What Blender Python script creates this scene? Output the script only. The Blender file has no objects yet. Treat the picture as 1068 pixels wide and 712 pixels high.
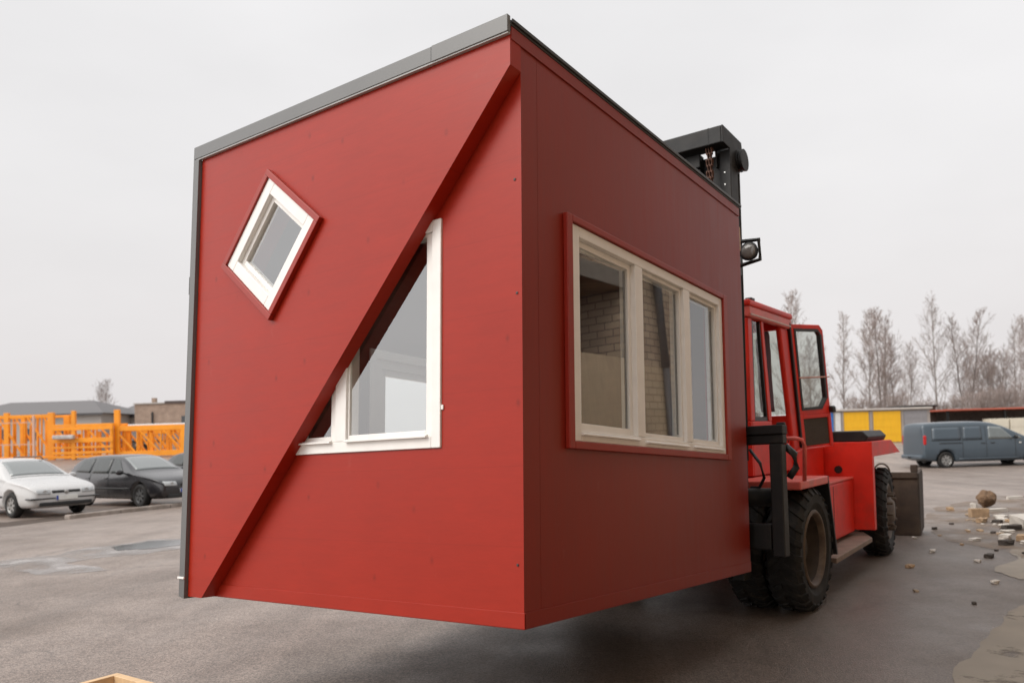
import bpy, bmesh, math, random
from mathutils import Vector, Matrix
from mathutils.geometry import tessellate_polygon
rng = random.Random(7)
S = bpy.context.scene
COL = S.collection
rad = math.radians

# ------------------------------------------------------------------ frames
# the red house hangs tilted on the forks: its own axes (right, back, up) and its front right bottom corner
HC = Vector((-.1653, 3.7449, .7422))
HM = (Matrix.Rotation(-.5884, 3, 'Z') @ Matrix.Rotation(-.0685, 3, 'X') @ Matrix.Rotation(-.0229, 3, 'Y'))
HOUSE = Matrix.Translation(HC) @ HM.to_4x4()
FK = Matrix.Translation((HC.x, HC.y, 0)) @ Matrix.Rotation(-.5884, 4, 'Z')      # yard axes along the truck
FO = Vector((-1.1, 5.9, 0))                                                     # truck centre in those axes
MAST = (FK @ Matrix.Translation(FO)).inverted() @ HOUSE                         # tilted mast axes -> truck axes

def terr(x, y):
    t = min(1, max(0, (y - 27) / 20)); t = t * t * (3 - 2 * t)
    k = min(1, max(0, (x + 20) / 35))
    far = min(1, max(0, (y - 60) / 60))
    return t * (1.15 * (1 - k) + .55 * k) + far * .6

# ------------------------------------------------------------------ materials
MATS = {}
def nt(m):
    m.use_nodes = True
    return m.node_tree.nodes, m.node_tree.links, m.node_tree.nodes['Principled BSDF']
def mat(name, col, rough=.6, metal=0., var=.12, scale=6., bump=0., spec=.5, stretch=(1, 1, 1), dirt=None, dirt_amt=.0, coat=0.):
    if name in MATS: return MATS[name]
    m = bpy.data.materials.new(name); N, L, P = nt(m)
    tc = N.new('ShaderNodeTexCoord'); mp = N.new('ShaderNodeMapping'); mp.inputs['Scale'].default_value = stretch
    L.new(tc.outputs['Object'], mp.inputs[0])
    n = N.new('ShaderNodeTexNoise'); n.inputs['Scale'].default_value = scale; n.inputs['Detail'].default_value = 6
    L.new(mp.outputs[0], n.inputs['Vector'])
    r = N.new('ShaderNodeMapRange'); r.inputs['From Min'].default_value = .25; r.inputs['From Max'].default_value = .75
    r.inputs['To Min'].default_value = 1 - var; r.inputs['To Max'].default_value = 1 + var
    L.new(n.outputs['Fac'], r.inputs['Value'])
    mul = N.new('ShaderNodeVectorMath'); mul.operation = 'SCALE'; mul.inputs[0].default_value = col[:3]
    L.new(r.outputs[0], mul.inputs['Scale'])
    out = mul.outputs[0]
    if dirt:
        n2 = N.new('ShaderNodeTexNoise'); n2.inputs['Scale'].default_value = scale * .45; n2.inputs['Detail'].default_value = 8
        n2.inputs['Roughness'].default_value = .7
        L.new(tc.outputs['Object'], n2.inputs['Vector'])
        r2 = N.new('ShaderNodeMapRange'); r2.inputs['From Min'].default_value = .48; r2.inputs['From Max'].default_value = .7
        r2.inputs['To Max'].default_value = dirt_amt; L.new(n2.outputs['Fac'], r2.inputs['Value'])
        mx = N.new('ShaderNodeMix'); mx.data_type = 'RGBA'; L.new(r2.outputs[0], mx.inputs['Factor'])
        L.new(out, mx.inputs['A']); mx.inputs['B'].default_value = (*dirt, 1); out = mx.outputs['Result']
    L.new(out, P.inputs['Base Color'])
    rr = N.new('ShaderNodeMapRange'); rr.inputs['To Min'].default_value = max(.03, rough - .1); rr.inputs['To Max'].default_value = min(1, rough + .1)
    L.new(n.outputs['Fac'], rr.inputs['Value']); L.new(rr.outputs[0], P.inputs['Roughness'])
    P.inputs['Metallic'].default_value = metal; P.inputs['Specular IOR Level'].default_value = spec
    P.inputs['Coat Weight'].default_value = coat; P.inputs['Coat Roughness'].default_value = .08
    if bump:
        b = N.new('ShaderNodeBump'); b.inputs['Strength'].default_value = bump; b.inputs['Distance'].default_value = .01
        L.new(n.outputs['Fac'], b.inputs['Height']); L.new(b.outputs[0], P.inputs['Normal'])
    MATS[name] = m
    return m

def red_boards(name, col, grain, knots=True, rough=.42, spec=.5, wav=.0):
    """painted timber: board grain along one axis, knots showing through, small scuffs"""
    m = bpy.data.materials.new(name); N, L, P = nt(m)
    tc = N.new('ShaderNodeTexCoord')
    def noise(sc, stretch, det=6, rg=.6):
        mp = N.new('ShaderNodeMapping'); mp.inputs['Scale'].default_value = stretch; L.new(tc.outputs['Object'], mp.inputs[0])
        n = N.new('ShaderNodeTexNoise'); n.inputs['Scale'].default_value = sc; n.inputs['Detail'].default_value = det
        n.inputs['Roughness'].default_value = rg; L.new(mp.outputs[0], n.inputs['Vector']); return n
    g = noise(3.2, grain); big = noise(1.1, (1, 1, 1), 3); fine = noise(14, grain, 4)
    def mr(v, a, b, c, d):
        r = N.new('ShaderNodeMapRange'); r.inputs['From Min'].default_value = a; r.inputs['From Max'].default_value = b
        r.inputs['To Min'].default_value = c; r.inputs['To Max'].default_value = d; L.new(v, r.inputs['Value']); return r.outputs[0]
    def mm(a, b, op='MULTIPLY'):
        x = N.new('ShaderNodeMath'); x.operation = op; L.new(a, x.inputs[0])
        if hasattr(b, 'is_linked'): L.new(b, x.inputs[1])
        else: x.inputs[1].default_value = b
        return x.outputs[0]
    f = mm(mr(g.outputs['Fac'], .3, .7, .95, 1.05), mr(big.outputs['Fac'], .3, .7, .95, 1.05))
    f = mm(f, mr(fine.outputs['Fac'], .3, .7, .96, 1.04))
    if knots:
        sk = N.new('ShaderNodeSeparateXYZ'); L.new(tc.outputs['Object'], sk.inputs[0]); mp = N.new('ShaderNodeCombineXYZ')
        L.new(mm(sk.outputs['X'], 1.5), mp.inputs[0]); L.new(sk.outputs['Z'], mp.inputs[1])
        v = N.new('ShaderNodeTexVoronoi'); v.voronoi_dimensions = '2D'; v.inputs['Scale'].default_value = 2.3; L.new(mp.outputs[0], v.inputs['Vector'])
        kn = mr(v.outputs['Distance'], .012, .062, 1, 0)
        ch = N.new('ShaderNodeSeparateColor'); L.new(v.outputs['Color'], ch.inputs[0])
        sel = mr(ch.outputs[0], .5, .55, 0, 1)
        kk = mm(mm(kn, sel), mr(fine.outputs['Fac'], .3, .7, .3, 1.2))
        f = mm(f, mr(kk, 0, 1, 1, .62))
    # close-butted board joints
    if grain[2] > 2:
        sp_ = N.new('ShaderNodeSeparateXYZ'); L.new(tc.outputs['Object'], sp_.inputs[0])
        pz = N.new('ShaderNodeMath'); pz.operation = 'PINGPONG'; pz.inputs[1].default_value = .1925; L.new(sp_.outputs['Z'], pz.inputs[0])
        f = mm(f, mr(pz.outputs[0], .0010, .0028, .88, 1))
    sc = N.new('ShaderNodeVectorMath'); sc.operation = 'SCALE'; sc.inputs[0].default_value = col; L.new(f, sc.inputs['Scale'])
    # pale scuffs
    s = noise(2.1, (2.2, 2.2, 1), 9, .72); sm = mr(s.outputs['Fac'], .64, .8, 0, .16)
    mx = N.new('ShaderNodeMix'); mx.data_type = 'RGBA'; L.new(sm, mx.inputs['Factor']); L.new(sc.outputs[0], mx.inputs['A'])
    mx.inputs['B'].default_value = (.45, .2, .17, 1); L.new(mx.outputs['Result'], P.inputs['Base Color'])
    L.new(mr(g.outputs['Fac'], .25, .75, rough - .04, rough + .05), P.inputs['Roughness']); P.inputs['Specular IOR Level'].default_value = spec
    b = N.new('ShaderNodeBump'); b.inputs['Strength'].default_value = .05; b.inputs['Distance'].default_value = .002
    L.new(mm(g.outputs['Fac'], mr(fine.outputs['Fac'], 0, 1, .7, 1.3)), b.inputs['Height']); L.new(b.outputs[0], P.inputs['Normal'])
    MATS[name] = m
    return m

def glass(name, ior=2.2, tint=(.93, .945, .94), rough=.0):
    m = bpy.data.materials.new(name); m.use_nodes = True; N, L = m.node_tree.nodes, m.node_tree.links
    N.remove(N['Principled BSDF']); o = N['Material Output']
    t = N.new('ShaderNodeBsdfTransparent'); t.inputs[0].default_value = (*tint, 1)
    g = N.new('ShaderNodeBsdfGlossy'); g.inputs['Roughness'].default_value = rough; g.inputs[0].default_value = (.95, .96, .96, 1)
    fr = N.new('ShaderNodeFresnel'); fr.inputs['IOR'].default_value = ior
    geo = N.new('ShaderNodeNewGeometry'); 
    mx = N.new('ShaderNodeMixShader'); L.new(fr.outputs[0], mx.inputs[0]); L.new(t.outputs[0], mx.inputs[1]); L.new(g.outputs[0], mx.inputs[2])
    k = N.new('ShaderNodeMath'); k.operation = 'SUBTRACT'; k.inputs[0].default_value = 1.; L.new(geo.outputs['Backfacing'], k.inputs[1])
    kk = N.new('ShaderNodeMath'); kk.operation = 'MULTIPLY'; L.new(fr.outputs[0], kk.inputs[0]); L.new(k.outputs[0], kk.inputs[1]); L.new(kk.outputs[0], mx.inputs[0])
    L.new(mx.outputs[0], o.inputs['Surface']); MATS[name] = m
    return m

# ------------------------------------------------------------------ mesh helpers
def NB(): return bmesh.new()
def box(bm, lo, hi):
    lo, hi = Vector(lo), Vector(hi); c = (lo + hi) / 2; d = hi - lo
    bmesh.ops.create_cube(bm, size=1, matrix=Matrix.Translation(c) @ Matrix.Diagonal((*d, 1)))
def poly_prism(bm, pts, axis, a, b):
    """closed polygon (2D) extruded along axis 0/1/2 between a and b"""
    def v3(p, t):
        q = list(p); q.insert(axis, t); return Vector(q)
    A = [bm.verts.new(v3(p, a)) for p in pts]; B = [bm.verts.new(v3(p, b)) for p in pts]
    n = len(pts); tris = tessellate_polygon([[Vector((*p, 0)) for p in pts]])
    if n <= 4 : bm.faces.new(A); bm.faces.new(B[::-1])
    else:
        for t in tris: bm.faces.new([A[i] for i in t]); bm.faces.new([B[i] for i in t][::-1])
    for i in range(n): bm.faces.new([A[i], B[i], B[(i + 1) % n], A[(i + 1) % n]])
    bmesh.ops.recalc_face_normals(bm, faces=bm.faces)
def tube(bm, pts, r, n=8, caps=True):
    pts = [Vector(p) for p in pts]; rs = r if isinstance(r, (list, tuple)) else [r] * len(pts); rings = []
    up = Vector((0, 0, 1))
    for i, p in enumerate(pts):
        d = (pts[min(i + 1, len(pts) - 1)] - pts[max(i - 1, 0)]).normalized()
        a = d.cross(up); 
        if a.length < .05: a = d.cross(Vector((1, 0, 0)))
        a.normalize(); b = a.cross(d)
        rings.append([bm.verts.new(p + (a * math.cos(t) + b * math.sin(t)) * rs[i]) for t in [2 * math.pi * k / n for k in range(n)]])
    for A, B in zip(rings, rings[1:]):
        for k in range(n): bm.faces.new([A[k], A[(k + 1) % n], B[(k + 1) % n], B[k]])
    if caps and n > 2:
        bm.faces.new(rings[0][::-1]); bm.faces.new(rings[-1])
def lathe(bm, prof, axis='x', seg=32, c=(0, 0, 0), caps=True):
    """profile of (axial, radius) spun about an axis"""
    rings = []
    for a, r in prof:
        ring = []
        for k in range(seg):
            t = 2 * math.pi * k / seg; u, v = r * math.cos(t), r * math.sin(t)
            p = (a, u, v) if axis == 'x' else ((u, a, v) if axis == 'y' else (u, v, a))
            ring.append(bm.verts.new(Vector(p) + Vector(c)))
        rings.append(ring)
    for A, B in zip(rings, rings[1:]):
        for k in range(seg): bm.faces.new([A[k], A[(k + 1) % seg], B[(k + 1) % seg], B[k]])
    if caps and prof[0][1] > 1e-4: bm.faces.new(rings[0][::-1])
    if caps and prof[-1][1] > 1e-4: bm.faces.new(rings[-1])
    bmesh.ops.recalc_face_normals(bm, faces=bm.faces)
def obj(name, bm, m, parent=None, smooth=False, bev=0., T=None, seg=2):
    if T is not None: bmesh.ops.transform(bm, matrix=T, verts=bm.verts)
    me = bpy.data.meshes.new(name); bm.to_mesh(me); bm.free()
    for q in (m if isinstance(m, (list, tuple)) else [m]): me.materials.append(q)
    if smooth:
        for p in me.polygons: p.use_smooth = True
    o = bpy.data.objects.new(name, me); COL.objects.link(o); o.parent = parent
    if bev:
        b = o.modifiers.new('bevel', 'BEVEL'); b.width = bev; b.segments = seg; b.limit_method = 'ANGLE'; b.angle_limit = rad(40)
    return o
def bx(name, lo, hi, m, parent=None, bev=.004, T=None):
    bm = NB(); box(bm, lo, hi); return obj(name, bm, m, parent, bev=bev, T=T)
def tag(o, label, cat, group=None):
    o['label'] = label; o['category'] = cat
    if group: o['group'] = group
    return o
def thing(name, label, cat, M=None, group=None):
    o = bpy.data.objects.new(name, None); COL.objects.link(o); o.empty_display_size = .2
    if M is not None: o.matrix_world = M
    return tag(o, label, cat, group)
def struct(o): o['kind'] = 'structure'; return o
def bake(o):
    dg = bpy.context.evaluated_depsgraph_get(); dg.update()
    me = bpy.data.meshes.new_from_object(o.evaluated_get(dg), depsgraph=dg)
    o.modifiers.clear(); o.data = me
def cut(o, bms, solver='EXACT'):
    """subtract each bmesh from the object"""
    tmp = []
    for b in bms:
        me = bpy.data.meshes.new('cutter'); bmesh.ops.recalc_face_normals(b, faces=b.faces); b.to_mesh(me); b.free()
        c = bpy.data.objects.new('cutter', me); COL.objects.link(c); c.matrix_world = (o.parent.matrix_world if o.parent else Matrix()); tmp.append(c)
        md = o.modifiers.new('cut', 'BOOLEAN'); md.operation = 'DIFFERENCE'; md.object = c; md.solver = solver
    bpy.context.view_layer.update(); bake(o)
    for c in tmp: me = c.data; bpy.data.objects.remove(c); bpy.data.meshes.remove(me)
    return o
def copy_tree(o, parent=None):
    c = o.copy(); COL.objects.link(c); c.parent = parent
    for ch in list(o.children): copy_tree(ch, c)
    return c

# ------------------------------------------------------------------ palette
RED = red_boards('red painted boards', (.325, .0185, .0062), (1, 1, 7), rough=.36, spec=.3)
REDV_SHADED = red_boards('shaded red vertical boards', (.235, .0155, .0062), (6, 6, .5), knots=False, rough=.40, spec=.4)  # same red paint, darkened: the side wall's shade put into the colour
REDT = red_boards('red painted trim', (.30, .0175, .006), (1.5, 1.5, 3), knots=False)
WHITE = mat('white window paint', (.83, .81, .775), .35, var=.04, scale=9)
TRIM = mat('dark grey sheet metal', (.125, .126, .124), .40, metal=.0, var=.08, scale=3, spec=.6)
DARKTRIM = mat('black roof edge', (.03, .03, .03), .4)
LINING = mat('interior brown lining', (.10, .06, .045), .7, var=.2, stretch=(1, 1, 4))
PLY = mat('bare plywood', (.66, .50, .31), .6, var=.14, scale=4, stretch=(1, 5, .6), dirt=(.3, .2, .11), dirt_amt=.35)
GLASS = glass('window glass', 2.6)
CARGLASS = glass('vehicle glass', 1.9, (.76, .78, .75))
STEEL = mat('worn black steel', (.009, .0087, .0085), .55, metal=.0, var=.4, scale=9, bump=.15, spec=.35, dirt=(.034, .026, .02), dirt_amt=.55)
RUST = mat('rusty chain', (.10, .045, .028), .7, metal=.3, var=.4, scale=20)
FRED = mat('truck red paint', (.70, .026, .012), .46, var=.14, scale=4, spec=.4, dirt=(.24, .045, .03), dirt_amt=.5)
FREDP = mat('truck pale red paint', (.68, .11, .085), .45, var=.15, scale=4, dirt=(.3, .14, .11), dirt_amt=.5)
RUBBER = mat('tyre rubber', (.016, .0155, .015), .75, var=.35, scale=14, bump=.2, spec=.3, dirt=(.06, .05, .04), dirt_amt=.5)
BLACK = mat('black plastic', (.015, .015, .015), .45)
RIMB = mat('dusty brown rim', (.085, .055, .036), .6, var=.3, scale=8, dirt=(.24, .18, .12), dirt_amt=.5)
RIMD = mat('shaded wheel dish', (.05, .038, .028), .75, var=.4, scale=10)  # dish darker than the rim: its inner shade put into the colour
ALLOY = mat('alloy rim', (.36, .355, .34), .35, metal=.7, var=.1)
LAMP = mat('lamp lens', (.75, .73, .68), .15, var=.1, scale=30)
WOODP = mat('pale pine', (.66, .45, .25), .55, var=.12, scale=5, stretch=(6, 1, 1))
DUST = mat('dusty wooden step', (.22, .16, .125), .8, var=.25, scale=6, bump=.2)

# ------------------------------------------------------------------ world, sun, camera
w = bpy.data.worlds.new('World'); S.world = w; w.use_nodes = True
N, L = w.node_tree.nodes, w.node_tree.links
N.clear()
out = N.new('ShaderNodeOutputWorld')
SUN_AZ = Vector((-.88, -.47)).normalized(); SUN_EL = 44
sky = N.new('ShaderNodeTexSky'); sky.sky_type = 'NISHITA'; sky.sun_disc = False; sky.sun_elevation = rad(SUN_EL)
sky.sun_rotation = math.atan2(SUN_AZ.x, SUN_AZ.y); sky.air_density = 2; sky.dust_density = 6
bgs = N.new('ShaderNodeBackground'); bgs.inputs[1].default_value = .08; L.new(sky.outputs[0], bgs.inputs[0])
tc = N.new('ShaderNodeTexCoord'); sep = N.new('ShaderNodeSeparateXYZ'); L.new(tc.outputs['Generated'], sep.inputs[0])
ramp = N.new('ShaderNodeValToRGB'); L.new(sep.outputs['Z'], ramp.inputs[0]); cr = ramp.color_ramp
def v4(a): return (*a, 1)
cr.elements[0].position = 0.; cr.elements[0].color = v4((.290, .278, .277))
cr.elements[1].position = 1.; cr.elements[1].color = v4((.52, .515, .52))
for pos, c in ((.10, (.296, .286, .287)), (.28, (.310, .305, .307)), (.52, (.318, .315, .318)), (.72, (.42, .416, .42))):
    e = cr.elements.new(pos); e.color = v4(c)
cl = N.new('ShaderNodeTexNoise'); cl.inputs['Scale'].default_value = 1.5; cl.inputs['Detail'].default_value = 5
cmp_ = N.new('ShaderNodeMapping'); cmp_.inputs['Scale'].default_value = (1, 1, 2.6); L.new(tc.outputs['Generated'], cmp_.inputs[0]); L.new(cmp_.outputs[0], cl.inputs['Vector'])
cm = N.new('ShaderNodeMapRange'); cm.inputs['From Min'].default_value = .3; cm.inputs['From Max'].default_value = .7
cm.inputs['To Min'].default_value = .90; cm.inputs['To Max'].default_value = 1.04; L.new(cl.outputs['Fac'], cm.inputs['Value'])
# the veiled sun makes its own side of the overcast brighter
dot = N.new('ShaderNodeVectorMath'); dot.operation = 'DOT_PRODUCT'; L.new(tc.outputs['Generated'], dot.inputs[0])
dot.inputs[1].default_value = (SUN_AZ.x * .94, SUN_AZ.y * .94, .34)
gl = N.new('ShaderNodeMapRange'); gl.interpolation_type = 'SMOOTHSTEP'; gl.inputs['From Min'].default_value = .4; gl.inputs['From Max'].default_value = 1.0
gl.inputs['To Min'].default_value = 1.; gl.inputs['To Max'].default_value = 2.3; L.new(dot.outputs['Value'], gl.inputs['Value'])
m1 = N.new('ShaderNodeMath'); m1.operation = 'MULTIPLY'; L.new(cm.outputs[0], m1.inputs[0]); L.new(gl.outputs[0], m1.inputs[1])
bgc = N.new('ShaderNodeBackground'); L.new(ramp.outputs[0], bgc.inputs[0])
m2 = N.new('ShaderNodeMath'); m2.operation = 'MULTIPLY'; m2.inputs[1].default_value = 2.82; L.new(m1.outputs[0], m2.inputs[0]); L.new(m2.outputs[0], bgc.inputs[1])
mixw = N.new('ShaderNodeMixShader'); mixw.inputs[0].default_value = .96
L.new(bgs.outputs[0], mixw.inputs[1]); L.new(bgc.outputs[0], mixw.inputs[2]); L.new(mixw.outputs[0], out.inputs[0])

sd = bpy.data.lights.new('sun', 'SUN'); sd.energy = 1.5; sd.angle = rad(32); sd.color = (1, .95, .88)
so = bpy.data.objects.new('sun', sd); COL.objects.link(so)
sv = Vector((SUN_AZ.x * math.cos(rad(SUN_EL)), SUN_AZ.y * math.cos(rad(SUN_EL)), math.sin(rad(SUN_EL))))
so.rotation_euler = sv.to_track_quat('Z', 'Y').to_euler(); so.location = sv * 60

cd = bpy.data.cameras.new('camera'); co = bpy.data.objects.new('camera', cd); COL.objects.link(co)
B = Matrix.Rotation(.0279, 3, 'X') @ Matrix.Rotation(.0294, 3, 'Y')
R = Matrix((B.col[0], B.col[2], -B.col[1])).transposed()
co.matrix_world = Matrix.Translation((0, 0, 1.65)) @ R.to_4x4()
cd.sensor_width = 36; cd.sensor_fit = 'HORIZONTAL'; cd.lens = 824.47 * 36 / 1068
cd.shift_x = -42.88 / 1068; cd.shift_y = 75.26 / 1068; cd.clip_start = .05; cd.clip_end = 2000
cd.dof.use_dof = True; cd.dof.focus_distance = 4.7; cd.dof.aperture_fstop = 2.2
S.camera = co
S.view_settings.view_transform = 'Standard'; S.view_settings.look = 'None'; S.view_settings.exposure = 0; S.view_settings.gamma = 1
S.view_settings.use_curve_mapping = False

# ------------------------------------------------------------------ ground
def asphalt():
    m = bpy.data.materials.new('asphalt'); N, L, P = nt(m)
    tc = N.new('ShaderNodeTexCoord')
    def noise(s, d=8, r=.6, st=(1, 1, 1)):
        mp = N.new('ShaderNodeMapping'); mp.inputs['Scale'].default_value = st; L.new(tc.outputs['Object'], mp.inputs[0])
        n = N.new('ShaderNodeTexNoise'); n.inputs['Scale'].default_value = s; n.inputs['Detail'].default_value = d; n.inputs['Roughness'].default_value = r
        L.new(mp.outputs[0], n.inputs['Vector']); return n.outputs['Fac']
    def mr(v, a, b, c, d):
        r = N.new('ShaderNodeMapRange'); r.inputs['From Min'].default_value = a; r.inputs['From Max'].default_value = b
        r.inputs['To Min'].default_value = c; r.inputs['To Max'].default_value = d; L.new(v, r.inputs['Value']); return r.outputs[0]
    def mm(a, b, op='MULTIPLY'):
        x = N.new('ShaderNodeMath'); x.operation = op; L.new(a, x.inputs[0])
        if hasattr(b, 'is_linked'): L.new(b, x.inputs[1])
        else: x.inputs[1].default_value = b
        return x.outputs[0]
    big = noise(.16, 6, .62); mid = noise(.75, 8, .65); grit = noise(60, 3, .8); patch = noise(.42, 9, .7, (1, .55, 1))
    vor = N.new('ShaderNodeTexVoronoi'); vor.inputs['Scale'].default_value = 95; L.new(tc.outputs['Object'], vor.inputs['Vector'])
    vs = N.new('ShaderNodeSeparateColor'); L.new(vor.outputs['Color'], vs.inputs[0])
    f = mm(mr(big, .3, .7, .74, 1.2), mr(mid, .3, .7, .78, 1.2)); f = mm(f, mr(vs.outputs[0], 0, 1, .5, 1.5)); f = mm(f, mr(grit, .3, .7, .9, 1.1))
    rm = N.new('ShaderNodeMapping'); rm.inputs['Rotation'].default_value = (0, 0, .5884); rm.inputs['Scale'].default_value = (2.4, .09, 1); L.new(tc.outputs['Object'], rm.inputs[0])
    rn_ = N.new('ShaderNodeTexNoise'); rn_.inputs['Scale'].default_value = 1.; rn_.inputs['Detail'].default_value = 5; L.new(rm.outputs[0], rn_.inputs['Vector'])
    f = mm(f, mr(rn_.outputs['Fac'], .35, .68, 1.1, .80))        # wheel tracks along the lane
    # long cracks
    cv = N.new('ShaderNodeTexVoronoi'); cv.feature = 'DISTANCE_TO_EDGE'; cv.inputs['Scale'].default_value = .33
    wv = N.new('ShaderNodeVectorMath'); wv.operation = 'ADD'; L.new(tc.outputs['Object'], wv.inputs[0])
    nn = N.new('ShaderNodeTexNoise'); nn.inputs['Scale'].default_value = .9; nn.inputs['Detail'].default_value = 6; L.new(tc.outputs['Object'], nn.inputs['Vector'])
    sc = N.new('ShaderNodeVectorMath'); sc.operation = 'SCALE'; sc.inputs['Scale'].default_value = 1.6; L.new(nn.outputs['Color'], sc.inputs[0]); L.new(sc.outputs[0], wv.inputs[1])
    L.new(wv.outputs[0], cv.inputs['Vector'])
    crack = mm(mr(cv.outputs['Distance'], .002, .012, 1, 0), mr(mid, .45, .6, 0, 1)); f = mm(f, mr(crack, 0, 1, 1, .62))
    base = N.new('ShaderNodeVectorMath'); base.operation = 'SCALE'; base.inputs[0].default_value = (.235, .187, .158); L.new(f, base.inputs['Scale'])
    mx = N.new('ShaderNodeMix'); mx.data_type = 'RGBA'; L.new(mr(patch, .54, .72, 0, .5), mx.inputs['Factor']); L.new(base.outputs[0], mx.inputs['A'])
    mx.inputs['B'].default_value = (.13, .094, .068, 1)     # brown mud film
    # damp tarmac along the building, the lane's shade also darkened into the colour
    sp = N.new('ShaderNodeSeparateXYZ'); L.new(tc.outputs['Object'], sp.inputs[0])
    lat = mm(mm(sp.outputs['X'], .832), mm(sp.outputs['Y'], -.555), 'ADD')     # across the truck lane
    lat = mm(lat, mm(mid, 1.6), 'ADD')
    damp_shade = mr(lat, -3.6, -.5, 0, 1)
    farf = mr(sp.outputs['Y'], 11, 19, 1, 0); damp_shade = mm(damp_shade, farf)
    mx2 = N.new('ShaderNodeMix'); mx2.data_type = 'RGBA'; L.new(mm(damp_shade, .70), mx2.inputs['Factor']); L.new(mx.outputs['Result'], mx2.inputs['A'])
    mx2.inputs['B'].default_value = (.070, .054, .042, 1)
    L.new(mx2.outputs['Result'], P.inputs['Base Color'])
    L.new(mr(mm(big, mid), .14, .36, .62, .34), P.inputs['Roughness']); P.inputs['Specular IOR Level'].default_value = .5
    b = N.new('ShaderNodeBump'); b.inputs['Strength'].default_value = .5; b.inputs['Distance'].default_value = .004
    L.new(mm(vor.outputs['Distance'], mm(grit, .6), 'ADD'), b.inputs['Height']); L.new(b.outputs[0], P.inputs['Normal'])
    return m
bm = NB()
xs = [-600, -300, -160] + [-100 + 5 * i for i in range(45)] + [160, 300, 600]
ys = [-200, -80, -30, -10] + [2.5 * i for i in range(0, 26)] + [65, 70, 80, 90, 100, 110, 120, 150, 200, 300, 600]
G = [[bm.verts.new((x, y, terr(x, y))) for y in ys] for x in xs]
for i in range(len(xs) - 1):
    for j in range(len(ys) - 1): bm.faces.new([G[i][j], G[i + 1][j], G[i + 1][j + 1], G[i][j + 1]])
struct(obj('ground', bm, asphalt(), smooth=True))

def blob(pts, z, n=3, jit=.12, seed=1, T=None):
    """irregular flat sheet from an outline, edges roughened"""
    r = random.Random(seed); P = [Vector((*p, 0)) for p in pts]
    for _ in range(n):
        Q = []
        for i, p in enumerate(P):
            q = P[(i + 1) % len(P)]; d = q - p; Q += [p, (p + q) / 2 + Vector((-d.y, d.x, 0)) * r.uniform(-jit, jit)]
        P = Q
    bm = NB()
    V = [bm.verts.new((p.x, p.y, z)) for p in P]
    for t in tessellate_polygon([P]): bm.faces.new([V[i] for i in t])
    bmesh.ops.recalc_face_normals(bm, faces=bm.faces)
    if bm.faces and sum(f.normal.z for f in bm.faces) < 0: bmesh.ops.reverse_faces(bm, faces=bm.faces)
    return bm
def broken(name, col, rough, lo, hi, scale, top=1.):
    m = mat(name, col, rough, var=.12, scale=3); N, L = m.node_tree.nodes, m.node_tree.links; P = N['Principled BSDF']
    tc = N.new('ShaderNodeTexCoord'); n = N.new('ShaderNodeTexNoise'); n.inputs['Scale'].default_value = scale; n.inputs['Detail'].default_value = 8; n.inputs['Roughness'].default_value = .65
    L.new(tc.outputs['Object'], n.inputs['Vector']); r = N.new('ShaderNodeMapRange'); r.inputs['From Min'].default_value = lo; r.inputs['From Max'].default_value = hi
    r.inputs['To Max'].default_value = top; L.new(n.outputs['Fac'], r.inputs['Value']); L.new(r.outputs[0], P.inputs['Alpha']); return m
CONC = broken('old concrete slab', (.23, .20, .165), .8, .30, .44, 2.4)
struct(obj('concrete_apron', blob([(1.45, 1.0), (1.48, 2.6), (1.55, 3.9), (1.62, 4.8), (1.78, 5.6), (2.2, 6.1), (2.58, 6.3), (2.58, 1.0)], .005, 3, .09, 3), CONC, T=None)).matrix_world = FK
struct(obj('concrete_apron', blob([(1.35, 7.0), (1.6, 6.6), (2.58, 6.7), (3.2, 8.5), (3.0, 10.5), (2.2, 11.0), (1.6, 9.5), (1.5, 8.2)], .005, 3, .12, 5), CONC)).matrix_world = FK
WET = mat('shallow puddle water', (.05, .047, .044), .06, var=.2, scale=2, spec=.6)
FILM = broken('pale wet silt', (.31, .28, .262), .25, .36, .58, 1.1)
struct(obj('wet_silt', blob([(-8.9, 11.9), (-7.9, 12.5), (-7.9, 13.3), (-7.3, 14.3), (-6.3, 14.2), (-5.8, 13.5), (-6.1, 12.8), (-6.9, 12.1), (-7.2, 11.6), (-6.1, 10.8), (-6.7, 10.5), (-7.7, 11.1)], .004, 3, .13, 8), FILM))
struct(obj('puddle', blob([(-7.45, 13.25), (-7.2, 14.0), (-6.6, 14.1), (-6.25, 13.6), (-6.6, 12.95), (-7.1, 12.8)], .008, 3, .14, 9), WET))
struct(obj('puddle', blob([(-9.3, 11.3), (-8.6, 11.9), (-8.0, 11.6), (-8.4, 11.2)], .008, 3, .14, 12), FILM))
SOIL = mat('brown mud', (.062, .042, .030), .85, var=.35, scale=3, bump=.5, dirt=(.06, .045, .035), dirt_amt=.7)
struct(obj('mud_verge', blob([(-17, 17.0), (-12.6, 16.9), (-11.9, 18.4), (-10.6, 21.4), (-9.5, 24.5), (-10.2, 24.9), (-11.2, 22.8), (-12.2, 20.3), (-12.9, 18.6), (-17, 18.8)], .004, 3, .08, 15), SOIL))
KERB = mat('weathered kerb stone', (.30, .255, .22), .8, var=.3, scale=5, bump=.3, dirt=(.13, .09, .06), dirt_amt=.6)
bm = NB()
pts = [(-11.7, 18.95), (-11.2, 20.3), (-10.6, 21.7), (-9.9, 23.4), (-9.3, 24.9)]
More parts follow.
